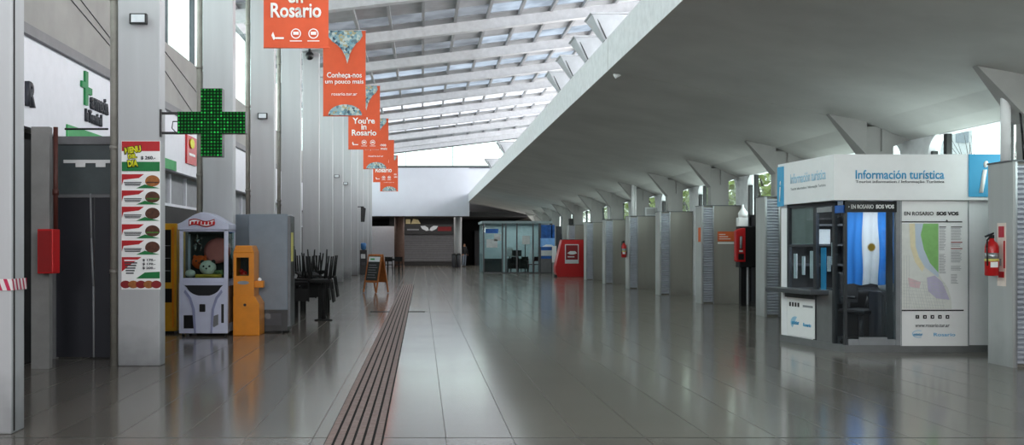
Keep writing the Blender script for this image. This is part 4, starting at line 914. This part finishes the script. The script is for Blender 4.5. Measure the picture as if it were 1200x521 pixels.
MB().box(pX(863), pX(869.5), Yp-.148, Yp-.138, pZ(304), pZ(297)).build('coin_tray', 'vend_black', hd); MB().box(pX(864), pX(868), Yp-.15, Yp-.138, pZ(295), pZ(293)).build('badge', 'paper', hd)
t = thing('sanitizer_bottle', 'white pump bottle and box on top of the payphone', 'bottle', (pX(872), Yp+.15, pZ(265)))
MB().box(pX(866.5), pX(877.5), Yp+.06, Yp+.24, pZ(265), pZ(254.5)).build('box', 'white', t, .01); MB().lathe([(.1, 0), (.11, .1), (.05, .2), (.025, .24), (.02, .3)], (pX(873), Yp+.15, pZ(254.5))).build('bottle', 'white', t)
Yq = UY[3]+.018
t = thing('orange_plate', 'orange plate with white strip on a grey divider beside the payphone', 'sign', (PX(848, Yq), Yq, 1.5))
MB().box(PX(841, Yq), PX(862, Yq), Yq-.01, Yq, PZ(282.5, Yq), PZ(271, Yq)).build('plate', 'cap_orange', t); MB().box(PX(841, Yq), PX(860, Yq), Yq-.012, Yq, PZ(285.5, Yq), PZ(283.6, Yq)).build('white_strip', 'white', t)
for j in range(3): MB().box(PX(842.5, Yq), PX(850+3*j, Yq), Yq-.012, Yq-.01, PZ(275+2.6*j, Yq), PZ(274+2.6*j, Yq)).build('print_line', 'plate_pink', t)
tag(MB().box(UX-.008, UX, UY[3]+.05, UY[3]+.25, 1.5, 1.85).build('orange_notice', 'cap_orange'), 'small orange notice on the white end of the plate carrying divider', 'sign')

# reflector uplights on the slab edge
def uplight(y, label, tilt=0):
    x = 3.12; z = 4.74
    t = thing('uplight', label, 'floodlight', (x, y, z), 0, 'silver uplights on the canopy edge')
    MB().box(x-.1, x+.12, y-.12, y+.12, z+.01, z+.05).build('base', 'black', t)
    a, bb = .11, .31
    b = MB(); b.hull([(x-a, y-a, z+.05), (x+a, y-a, z+.05), (x+a, y+a, z+.05), (x-a, y+a, z+.05)], [(x-bb-.05, y-bb, z+.45), (x+bb-.05, y-bb, z+.42), (x+bb-.05, y+bb, z+.42), (x-bb-.05, y+bb, z+.45)]); b.build('reflector', 'reflector', t)
    MB().tube([(x-.3, y-.29, z+.45), (x-.06, y-.13, z+.02)], .01, 6).build('strut', 'alu_dark', t)
    MB().box(x-bb-.06, x+bb-.04, y-bb-.01, y+bb+.01, z+.43, z+.46).build('rim', 'alu', t)
for k, (y, lab) in enumerate(((16.5, 'nearest silver uplight on the canopy edge, by the slab joint'), (18.3, 'second silver uplight on the canopy edge'), (20.1, 'third silver uplight on the canopy edge'), (21.9, 'fourth silver uplight, last of the near cluster'), (36.5, 'nearer of two silver uplights against the bright end window'), (43.5, 'farther of two silver uplights against the bright end window'))): uplight(y, lab)
t = thing('soffit_spotlight', 'small white spotlight under the canopy slab near its joint', 'spotlight', (3.35, 15.9, 4.12))
xs_, zs_ = PX(723, 16.2), PZ(87, 16.2)
MB().cyl((xs_-.04, 16.2, zs_-.03), (xs_+.06, 16.2, zs_+.03), .045).build('lamp_head', 'white', t); MB().cyl((xs_+.03, 16.2, zs_), (xs_+.03, 16.2, 4.18), .012).build('stem', 'black', t)

# ================================================================== INFORMATION KIOSK
Yk = 13.1; KX = lambda px, Y=13.1: PX(px, Y); KZ = lambda py, Y=13.1: PZ(py, Y)
kroot = thing('information_kiosk', 'white tourist information kiosk with glass corner and blue lettering', 'kiosk', (6.4, 14.1, 0))
A = Vector((5.31, 14.7, 0)); B = Vector((5.525, 13.35, 0)); C_ = Vector((5.575, 13.12, 0)); XR = 7.62; YB = 15.3
LM = Matrix.Translation(A) @ Matrix.Rotation(math.atan2(B.y-A.y, B.x-A.x), 4, 'Z'); LL = (B-A).length
LT = lambda px: (px-915.6)/(977-915.6)*LL                    # along the left wall
def LZ(py, px):
    u = LT(px)/LL; Y = A.y+(B.y-A.y)*u; return PZ(py, Y)
def lbox(x0, x1, y0, y1, z0, z1): return MB().box(x0, x1, y0, y1, z0, z1).xf(LM)
zf0, zf1 = 2.0, 2.6
# fascia ring (overhangs a little)
fc = Vector((5.40, 13.04, 0)); fl = Vector((5.27, 14.72, 0))
b = MB(); b.prism([(fc.x, fc.y), (XR, fc.y), (XR, YB), (5.52, YB), (fl.x, fl.y)], zf0, zf1, 'z'); fas = b.build('fascia', 'kiosk_white', kroot)
FM = Matrix.Translation(fl) @ Matrix.Rotation(math.atan2(fc.y-fl.y, fc.x-fl.x), 4, 'Z'); FL = (fc-fl).length
yf = fc.y
text('Información turística', (KX(1054.5, yf), yf-.001, KZ(204.3, yf)), 1.16, .118, 'blue_text', fas, bold=.012, depth=.004)
text('Tourist information / Informação Turística', (KX(1054.5, yf), yf-.001, KZ(213, yf)), 1.16, .042, 'grey_text', fas, bold=.005, depth=.003)
pi_ = MB().box(KX(1135, yf), XR, yf-.012, yf, KZ(230.5, yf), zf1).build('blue_panel', 'cyan', fas)
text('i', (KX(1152, yf), yf-.014, KZ(207, yf)), .12, .42, 'white', pi_, bold=.02, shear=.25)
FR = lambda u, z, d=.0: FM @ Vector((u, -d, z))
FRot = FM.to_3x3().to_4x4() @ FACE['-y']
text('Información turística', FR(FL*.56, 2.36, .001), FL*.62, .14, 'pale_blue', fas, rot=FRot, bold=.005, depth=.002)
text('Tourist information / Informação Turística', FR(FL*.56, 2.21, .001), FL*.62, .045, 'soft_grey', fas, rot=FRot, bold=.0, depth=.002)
pl = MB().box(-.0, .2, -.012, 0, 1.98, zf1-.04).xf(FM).build('blue_panel', 'cyan', fas)
text('i', FR(.1, 2.2, .014), .06, .3, 'white', pl, rot=FRot, bold=.02, shear=.2)
# shell
MB().prism([(A.x, A.y), (C_.x+.02, C_.y+.02), (XR-.03, 13.14), (XR-.03, YB), (5.56, YB), (A.x+.02, A.y)], 0.0, .03, 'z').build('floor_plate', 'kiosk_dark', kroot)
b = MB(); b.box(5.58, XR-.02, YB-.06, YB, .03, zf0); b.prism([(A.x, A.y), (A.x+.06, A.y), (5.64, YB-.06), (5.58, YB-.06)], .03, zf0, 'z'); b.box(XR-.06, XR-.02, 13.16, YB-.06, .03, zf0); b.build('rear_wall', 'kiosk_white', kroot)
MB().box(5.66, XR-.06, YB-.09, YB-.06, .03, zf0).build('rear_lining', 'dark_wall', kroot)
b = MB(); b.prism([(A.x-.02, A.y), (B.x-.02, B.y), (C_.x-.01, C_.y-.02), (XR-.02, C_.y-.02), (XR-.02, C_.y+.04), (C_.x+.03, C_.y+.04), (B.x+.05, B.y+.02), (A.x+.05, A.y)], 0, .095, 'z'); b.build('plinth', 'kiosk_base', kroot)
MB().box(KX(1135.5), XR-.02, 13.12, 13.17, .095, zf0).build('front_panel', 'kiosk_white', kroot)
b = MB(); b.box(KX(1050), KX(1055.5), 13.1, 13.17, .095, zf0); b.box(C_.x+.05, KX(1050), 13.12, 13.16, .095, .17); b.build('door_frame', 'alu', kroot)
MB().box(KX(1007), KX(1040), 13.105, 13.12, .1, .2).build('kick_plate', 'alu', kroot)
MB().box(C_.x+.035, KX(1050), 13.135, 13.145, .17, 1.84).build('front_pane', 'glass_kiosk', kroot)
hb = MB().box(C_.x-.0, KX(1050.5), 13.09, 13.16, KZ(248.5), KZ(235.5)).build('header_board', 'vend_black', kroot)
text('▸ EN ROSARIO', (KX(1008.5), 13.088, KZ(242)), .33, .055, 'white', hb, bold=.01); text('SOS VOS', (KX(1036.5), 13.088, KZ(242)), .24, .055, 'white', hb, bold=.05)
MB().box(KX(1042), KX(1050), 13.18, 13.2, .1, 1.85).build('inner_door_edge', 'kiosk_dark', kroot)
MB().box(C_.x, C_.x+.035, 13.12, 13.17, .095, zf0).build('corner_mullion', 'kiosk_dark', kroot)
lbox(LT(925), LT(954.5), .05, .055, 1.43, zf0-.05).build('roller_blind', 'blind', kroot)
# chamfer corner: glass and small blue sticker
chm = Matrix.Translation(B) @ Matrix.Rotation(math.atan2(C_.y-B.y, C_.x-B.x), 4, 'Z'); cl = (C_-B).length
MB().box(.02, cl, .01, .02, .095, zf0).xf(chm).build('corner_pane', 'glass_kiosk', kroot); MB().box(0, .03, -.01, .04, .095, zf0).xf(chm).build('corner_post', 'kiosk_dark', kroot)
MB().box(.04, cl-.01, -.01, 0.008, KZ(249), KZ(240)).xf(chm).build('blue_sticker', 'poster_blue', kroot)
# left wall: white pillar, window, dark door-like panel, counter
lbox(0, LT(923), 0, .06, .095, zf0).build('corner_pillar', 'kiosk_white', kroot)
b = lbox(LT(923), LT(925), 0, .05, .75, zf0); q = MB()
for (a0, a1, z0_, z1_) in ((LT(923), LT(925), .75, zf0), (LT(954.5), LT(957.5), .095, zf0), (LT(975.5), LL, .095, zf0), (LT(923), LT(957), zf0-.05, zf0), (LT(957), LL, zf0-.06, zf0), (LT(923), LT(957), 1.39, 1.42)): q.box(a0, a1, 0, .05, z0_, z1_)
q.xf(LM).build('window_frame', 'kiosk_dark', kroot); b.bm.free()
lbox(LT(925), LT(955), .02, .028, 1.42, zf0-.05).build('upper_pane', 'glass_kiosk', kroot); lbox(LT(925), LT(955), .025, .033, .75, 1.39).build('lower_pane', 'glass_kiosk', kroot)
lbox(LT(957.5), LT(975.5), .02, .028, .8, zf0-.06).build('side_pane', 'glass_kiosk', kroot)
lbox(LT(957.5), LT(975.5), .01, .04, .095, .8).build('grey_panel', 'kiosk_base', kroot)
lbox(LT(958.5), LT(974.5), .0, .012, 1.86, 1.93).build('white_notice_strip', 'soft_grey', kroot)
lbox(LT(923), LT(957), .01, .04, .095, .72).build('lower_panel', 'kiosk_white', kroot)
lp = lbox(LT(924), LT(956.5), -.006, .01, .11, .66).build('info_poster', 'white', kroot)
q = MB()
for i in range(4): q.box(LT(926.5)+i*.075, LT(926.5)+i*.075+.045, -.009, -.006, .53, .59)
q.xf(LM).build('icon_row', 'vend_black', lp)
lbox(LT(943), LT(954.5), -.009, -.006, .535, .565).build('print_line', 'soft_grey', lp)
LR = LM.to_3x3().to_4x4() @ FACE['-y']
text('entetur', LM @ Vector((LT(934), -.0065, .3)), .2, .05, 'blue_text', lp, rot=LR); text('Rosario', LM @ Vector((LT(948), -.0065, .29)), .2, .05, 'cyan', lp, rot=LR)
q = MB(); q.prism([(LT(934)+.13*math.cos(i*PI/10), .3+.09*math.sin(i*PI/10)) for i in range(4, 14)], -.008, -.0065); q.xf(LM).build('oval_arc', 'pale_blue', lp)
ct = lbox(LT(916), LT(971), -.26, .02, .74, .80).build('counter', 'counter', kroot, .006)
lbox(LT(922), LT(957), -.02, .0, .66, .74).build('counter_support', 'counter', kroot)
# things in the kiosk window
for k, (p0, p1, q0, q1, m, lab) in enumerate(((928.5, 932, 297, 326, 'paper', 'white leaflet strip in the kiosk side window, by the white pillar'), (938.5, 941.5, 300, 322, 'paper', 'short white leaflet strip in the middle of the kiosk side window'), (948, 952, 294, 326, 'paper', 'white leaflet strip by the kiosk side window mullion'),
        (960.5, 965.5, 290, 340, 'cyan', 'tall cyan leaflet strip in the dark kiosk side pane'), (967.5, 970.5, 300, 318, 'paper', 'narrow white leaflet beside the cyan one in the kiosk'), (972, 975, 284, 310, 'paper', 'narrow white leaflet at the kiosk corner post'))):
    tag(lbox(LT(p0), LT(p1), .035, .05, LZ(q1, p1), LZ(q0, p1)).build('leaflet_strip', m), lab, 'leaflet', 'leaflets in the kiosk window')
# flag
Yf = 13.3; t = thing('argentine_flag', 'blue and white striped flag with golden sun behind the kiosk glass', 'flag', (PX(1020, Yf), Yf, PZ(249, Yf)))
x0, x1 = PX(992, Yf), PX(1047.5, Yf); z1, z0 = PZ(247, Yf), PZ(333, Yf)
b = MB(); n, m_ = 30, 12
vs = [[b.bm.verts.new((x0+(x1-x0)*i/n+.01*math.sin(j*.6+i*.2), Yf+.018*math.sin(i*1.15+j*.12)*(.4+j/m_), z1+(z0-z1)*j/m_+.012*math.sin(i*.5)*(j/m_))) for j in range(m_+1)] for i in range(n+1)]
for i in range(n):
    for j in range(m_):
        f = b.bm.faces.new((vs[i][j], vs[i+1][j], vs[i+1][j+1], vs[i][j+1])); f.smooth = True; f.material_index = 1 if 10 <= i < 20 else 0
b.build('cloth', ['flag_blue_cloth', 'flag_white_cloth'], t)
cx_, cz_ = (x0+x1)/2, PZ(289.5, Yf)
b = MB(); b.prism([(cx_+(.062 if i % 2 == 0 else .042)*math.cos(i*PI/16), cz_+(.062 if i % 2 == 0 else .042)*math.sin(i*PI/16)) for i in range(32)], Yf-.04, Yf-.034); b.build('sun_emblem', 'sun', t)
MB().cyl((x0-.03, Yf, z1), (x1+.03, Yf, z1), .01, n=8).build('hanging_rod', 'alu', t)
# inside: desk, chair, shelves
t = thing('kiosk_desk', 'dark desk inside the information kiosk', 'desk', (6.2, 14.5, 0))
MB().box(5.7, 7.3, 14.55, 15.1, .73, .77).build('desktop', 'kiosk_dark', t)
for x in (5.72, 7.24): MB().box(x, x+.04, 14.6, 15.05, .03, .73).build('side_panel', 'dark_panel', t)
t = thing('office_chair', 'black swivel chair behind the kiosk glass', 'chair', (6.16, 13.95, .03), .5)
q = Matrix.Translation((6.16, 13.95, .03)) @ Matrix.Rotation(.5, 4, 'Z')
MB().box(-.22, .22, -.22, .22, .42, .49).xf(q).build('seat', 'leather', t, .03); MB().box(-.2, .2, .2, .25, .55, 1.0).xf(q).build('backrest', 'leather', t, .02)
MB().cyl((0, 0, .08), (0, 0, .42), .03).xf(q).build('gas_lift', 'alu_dark', t); MB().box(-.03, .03, .2, .24, .45, .6).xf(q).build('back_bar', 'black', t)
for k in range(5):
    a_ = k*2*PI/5; lg = MB().hull([(0, -.02, .06), (0, .02, .06), (0, .02, .1), (0, -.02, .1)], [(.27, -.015, .05), (.27, .015, .05), (.27, .015, .07), (.27, -.015, .07)]).xf(q @ Matrix.Rotation(a_, 4, 'Z')).build('star_leg', 'black', t)
    MB().ball((.26, 0, .027), .027).xf(q @ Matrix.Rotation(a_, 4, 'Z')).build('caster', 'black', lg)
for s_ in (-1, 1): MB().tube([(s_*.22, .1, .45), (s_*.27, .1, .66), (s_*.27, -.12, .66)], .018).xf(q).build('armrest', 'black', t)
t = thing('leaflet_shelf', 'dark leaflet shelf at the back of the kiosk', 'shelf', (6.4, 15.1, 0))
for z in (1.1, 1.4, 1.7): MB().box(5.5, 7.3, 14.95, 15.18, z, z+.03).build('shelf_board', 'alu_dark', t)
for x in (5.5, 6.4, 7.27): MB().box(x, x+.03, 14.95, 15.18, .8, 1.9).build('upright', 'alu_dark', t)
for k, (x, m, lab) in enumerate(((5.65, 'green_strip', 'green folder on the kiosk shelf'), (5.95, 'paper', 'white folder on the kiosk shelf next to the green one'), (6.7, 'paper', 'white folder on the kiosk shelf behind the flag edge'), (7.0, 'kiosk_white', 'white box file at the shelf end by the poster'))):
    tag(MB().box(x, x+.2, 14.98, 15.14, 1.43 if k < 2 else 1.13, 1.65 if k < 2 else 1.36).build('folder', m), lab, 'folder', 'folders in the kiosk')
t = thing('white_bag', 'white rounded bag standing behind the kiosk door edge', 'bag', (PX(1044, 13.6), 13.6, .77)); x = PX(1043, 13.6)
MB().lathe([(.1, 0), (.15, .06), (.16, .2), (.1, .34), (.05, .38)], (x, 13.6, .78)).build('sack', 'plush_white', t); MB().lathe([(.06, .37), (.08, .45), (.05, .52)], (x, 13.6, .78)).build('knot', 'plush_white', t)
t = thing('side_cabinet', 'low dark cabinet inside the kiosk under the white bag', 'cabinet', (x, 13.6, .03))
MB().box(x-.2, x+.22, 13.42, 13.8, .03, .775).build('carcass', 'dark_panel', t); MB().box(x-.18, x+.2, 13.405, 13.42, .06, .75).build('door', 'kiosk_dark', t)
# map poster
py_ = 13.095
t = thing('map_poster', 'tall city map poster on the kiosk front beside the glass', 'poster', ((KX(1055)+KX(1135))/2, py_, KZ(405)))
MB().box(KX(1055.5), KX(1135), py_, 13.17, KZ(405), KZ(234.5)).build('board', 'white', t)
b = MB(); b.box(KX(1055.5), KX(1056.3), py_-.006, py_, KZ(405), KZ(234.5)); b.box(KX(1134), KX(1135), py_-.006, py_, KZ(405), KZ(234.5)); b.box(KX(1055.5), KX(1135), py_-.006, py_, KZ(235.4), KZ(234.5)); b.build('edge_frame', 'alu', t)
f = py_-.002
text('EN ROSARIO', (KX(1076.5), f, KZ(250)), .385, .05, 'vend_black', t, bold=.012); text('SOS VOS', (KX(1110), f, KZ(250)), .29, .05, 'vend_black', t, bold=.05)
def qx(u): return KX(1045+u/2.895)
def qz(v): return KZ(230+v/2.895)
def poly(pts, m, d, nm, par=t): return MB().prism([(qx(u), qz(v)) for u, v in pts], f-d, f-d+.0015).build(nm, m, par)
b = MB(); b.box(qx(30), qx(238), f-.002, f, qz(88), qz(84.5)); b.build('upper_rule', 'vend_black', t); b = MB(); b.box(qx(33), qx(243), f-.002, f, qz(388), qz(384)); b.build('lower_rule', 'vend_black', t); b = MB(); b.prism([(qx(182), qz(84)), (qx(186), qz(78)), (qx(190), qz(84))], f-.002, f); b.build('rule_pointer', 'vend_black', t)
mp = poly([(30, 92), (157, 92), (158, 262), (172, 285), (190, 310), (200, 345), (203, 383), (33, 383)], 'map_land', .001, 'map_sheet')
poly([(58, 92), (77, 92), (80, 170), (90, 205), (110, 240), (102, 255), (78, 222), (62, 170)], 'map_cream', .003, 'town_strip', mp)
poly([(77, 92), (106, 92), (97, 130), (108, 180), (128, 225), (157, 258), (158, 275), (140, 262), (112, 240), (92, 205), (80, 170)], 'map_river', .003, 'river', mp)
poly([(106, 92), (157, 92), (157, 258), (128, 225), (108, 180), (97, 130)], 'map_green', .003, 'island', mp)
poly([(118, 275), (145, 268), (170, 290), (195, 350), (150, 345), (122, 320)], 'map_purple', .003, 'purple_district', mp)
poly([(54, 275), (98, 290), (92, 312), (58, 305)], 'map_pink', .003, 'pink_district', mp)
b = MB()
for i in range(16):
    u = 40+i*9; b.prism([(qx(u), qz(380)), (qx(u+.8), qz(380)), (qx(u-18+.8), qz(290+ (i % 3)*12)), (qx(u-18), qz(290+(i % 3)*12))] if u > 58 else [(qx(u), qz(380)), (qx(u+.8), qz(380)), (qx(u+.8), qz(200)), (qx(u), qz(200))], f-.0055, f-.0045)
for i in range(9):
    v = 285+i*11; b.prism([(qx(36), qz(v)), (qx(180), qz(v+8)), (qx(180), qz(v+8.8)), (qx(36), qz(v+.8))], f-.0055, f-.0045)
b.build('street_lines', 'map_line', mp)
b = MB()
for cx0, cx1, v0, v1 in ((160, 183, 104, 182), (160, 183, 196, 262), (200, 237, 104, 150), (200, 237, 160, 172), (200, 237, 184, 222), (200, 237, 236, 252), (200, 225, 264, 296)):
    v = v0
    while v < v1: b.box(qx(cx0), qx(cx1-random.uniform(0, 8)), f-.002, f, qz(v+1.2), qz(v)); v += 4.2
b.build('street_list', 'soft_grey', t)
b = MB(); b.box(qx(200), qx(238), f-.003, f, qz(157), qz(154)); b.box(qx(200), qx(238), f-.003, f, qz(178.5), qz(175.5)); b.build('red_heading', 'red_dark', t)
b = MB(); b.box(qx(160), qx(183), f-.003, f, qz(105), qz(102)); b.box(qx(200), qx(237), f-.003, f, qz(105), qz(102)); b.build('dark_heading', 'grey_text', t)
ic = MB()
for i in range(5): ic.box(qx(80+i*25.5), qx(92+i*25.5), f-.002, f, qz(414), qz(402))
io = ic.build('icon_row', 'vend_black', t); text('f', (qx(86), f-.0025, qz(408)), .012, .028, 'white', io, depth=.001)
b = MB()
for i in range(1, 5): b.box(qx(84.5+i*25.5), qx(88+i*25.5), f-.003, f-.002, qz(410.5), qz(406))
b.build('icon_marks', 'white', io)
text('www.rosario.tur.ar', (qx(137), f, qz(437)), .45, .045, 'grey_text', t, bold=.0, shear=.2)
text('entetur', (qx(88), f, qz(468)), .12, .035, 'blue_text', t); text('Rosario', (qx(178), f, qz(468)), .28, .042, 'cyan', t, bold=.0)
b = MB(); 
for i in range(14):
    a0, a1 = PI*.35+i*PI*1.3/14, PI*.35+(i+1)*PI*1.3/14; c = (qx(90), qz(466))
    b.face([(c[0]+.085*math.cos(a0), f-.002, c[1]+.05*math.sin(a0)), (c[0]+.085*math.cos(a1), f-.002, c[1]+.05*math.sin(a1)), (c[0]+.075*math.cos(a1), f-.002, c[1]+.042*math.sin(a1)), (c[0]+.075*math.cos(a0), f-.002, c[1]+.042*math.sin(a0))])
b.build('logo_arc', 'pale_blue', t)

# ================================================================== OUTSIDE
def tree(x, y, h, r, leafm, label, n=900, bare=False):
    t = thing('tree', label, 'tree', (x, y, -.25), 0, 'trees outside the right windows')
    b = MB(); b.cyl((x, y, -.25), (x, y, h*.5), .16, .1, 10)
    rnd = random.Random(int(x*10+y))
    tips = []
    for k in range(9):
        a_ = k*.7+rnd.random(); e = Vector((x+math.cos(a_)*r*.7, y+math.sin(a_)*r*.7, h*(.55+.4*rnd.random()))); s_ = Vector((x, y, h*(.3+.2*rnd.random())))
        b.cyl(s_, e, .06, .015, 6); tips.append(e)
        if bare:
            for q_ in range(4): b.cyl(s_.lerp(e, .4+.15*q_), e+Vector((rnd.uniform(-.8, .8), rnd.uniform(-.8, .8), rnd.uniform(.2, 1.2))), .02, .006, 5)
    b.build('trunk', 'bark', t)
    if not bare:
        b = MB()
        for k in range(n):
            while True:
                v = Vector((rnd.uniform(-1, 1), rnd.uniform(-1, 1), rnd.uniform(-1, 1)))
                if v.length < 1: break
            c = Vector((x, y, h*.66))+Vector((v.x*r, v.y*r, v.z*h*.42)); s_ = rnd.uniform(.12, .26)
            d1 = Vector((rnd.uniform(-1, 1), rnd.uniform(-1, 1), rnd.uniform(-1, 1))).normalized(); d2 = d1.orthogonal().normalized()
            b.face([c-d1*s_, c+d2*s_*.6, c+d1*s_, c-d2*s_*.6])
        b.build('foliage', leafm, t)
for (x, y, h, r, m, lab) in ((13, 37, 5.5, 2.0, 'leaf', 'green tree outside the window behind the payphone'), (13.5, 42.5, 6, 2.2, 'leaf_pale', 'pale green tree outside the window past the payphone'), (13, 47, 5.5, 2.2, 'leaf', 'green tree outside beyond the plain divider'), (13.5, 54, 6, 2.5, 'leaf', 'green tree outside near the middle of the right side'), (13.5, 61, 6, 2.6, 'leaf', 'green tree outside beyond the red booth'), (13.5, 70, 6, 2.6, 'leaf_pale', 'farthest tree outside the right windows')):
    tree(x, y, h, r, m, lab)
tree(24, 41, 6.6, 2.4, None, 'bare leafless tree seen above the kiosk blue panel', bare=True)
t = thing('apartment_block', 'pale distant apartment block seen above the kiosk', 'building', (44, 88, -.25))
MB().box(40, 47, 85, 95, -.25, 12.3).build('wall', 'far_building', t); MB().box(40.8, 43.5, 86, 92, 12.3, 13.6).build('roof_house', 'far_building', t)
for i in range(4):
    for j in range(4): MB().box(40.5+i*1.7, 41.6+i*1.7, 84.95, 85, 1.5+j*2.9, 3+j*2.9).build('window', 'far_window', t)

# ================================================================== CAMERA, LIGHT, WORLD
cam = bpy.data.cameras.new('camera'); co = bpy.data.objects.new('camera', cam); col.objects.link(co)
co.location = (0, 0, CH); co.rotation_euler = (PI/2, 0, 0); cam.sensor_width = 36; cam.lens = 35.0
cam.shift_x = (600-VX)/1200; cam.shift_y = (VY-260.5)/1200; cam.clip_end = 500
bpy.context.scene.camera = co
wd = bpy.data.worlds.new('overcast'); bpy.context.scene.world = wd; wd.use_nodes = True; nt = wd.node_tree; N = nt.nodes; L = nt.links
bg = N['Background']; tc = N.new('ShaderNodeTexCoord'); sx = N.new('ShaderNodeSeparateXYZ'); L.new(tc.outputs['Generated'], sx.inputs[0])
rp = N.new('ShaderNodeValToRGB'); rp.color_ramp.elements[0].position = 0; rp.color_ramp.elements[0].color = (.97, .97, .97, 1); rp.color_ramp.elements[1].position = .8; rp.color_ramp.elements[1].color = (.90, .94, 1, 1)
L.new(sx.outputs['Z'], rp.inputs[0]); L.new(rp.outputs[0], bg.inputs[0]); bg.inputs[1].default_value = 2.6
def area(name, loc, rot, sx_, sy_, e, c=(1, 1, 1)):
    l = bpy.data.lights.new(name, 'AREA'); l.shape = 'RECTANGLE'; l.size = sx_; l.size_y = sy_; l.energy = e; l.color = c
    o = bpy.data.objects.new(name, l); col.objects.link(o); o.location = loc; o.rotation_euler = rot; return o
area('clerestory_daylight', (8.6, 28, 6.6), (0, PI/2, 0), 3.0, 70, 3000, (.97, .98, 1))
area('left_window_daylight', (-5.3, 30, 6.2), (0, -PI/2, 0), 1.8, 66, 1500, (.97, .98, 1))
area('kiosk_fill', (6.3, 13.9, 1.98), (0, 0, 0), 1.6, .9, 26, (.95, .97, 1))  # added fill for the flag and interior, no lit lamp here
area('right_window_daylight', (8.15, 30, 2.5), (0, PI/2+.5, 0), 1.0, 74, 800, (.99, .99, 1))
area('office_fill', ((oX(566)+6.7)/2, Yo+1.5, oZ(261.5)-.03), (0, 0, 0), 3.0, 2.4, 50, (.95, 1, .98))  # added fill to lighten the office interior, no known fixture
area('passage_fill', (0.5, 67.3, 3.28), (0, 0, 0), 8, 3, 100, (1, .97, .93))  # added fill to lift the dark far passage, no known fixture
area('passage_side_fill', (6.0, 62.5, 3.3), (0, 0, 0), 2, 8, 60, (1, .97, .93))  # added fill under the far canopy, stands for no real fixture
area('rear_daylight', (1.0, -7.6, 4.6), (PI/2*1.0, 0, 0), 14, 4, 1300, (.99, .99, 1))
sc = bpy.context.scene
sc.view_settings.view_transform = 'Standard'; sc.view_settings.look = 'None'; sc.view_settings.exposure = .22; sc.view_settings.gamma = .96
sc.cycles.max_bounces = 8; sc.cycles.diffuse_bounces = 4; sc.cycles.transparent_max_bounces = 16; sc.cycles.sample_clamp_indirect = 4; sc.cycles.caustics_reflective = False
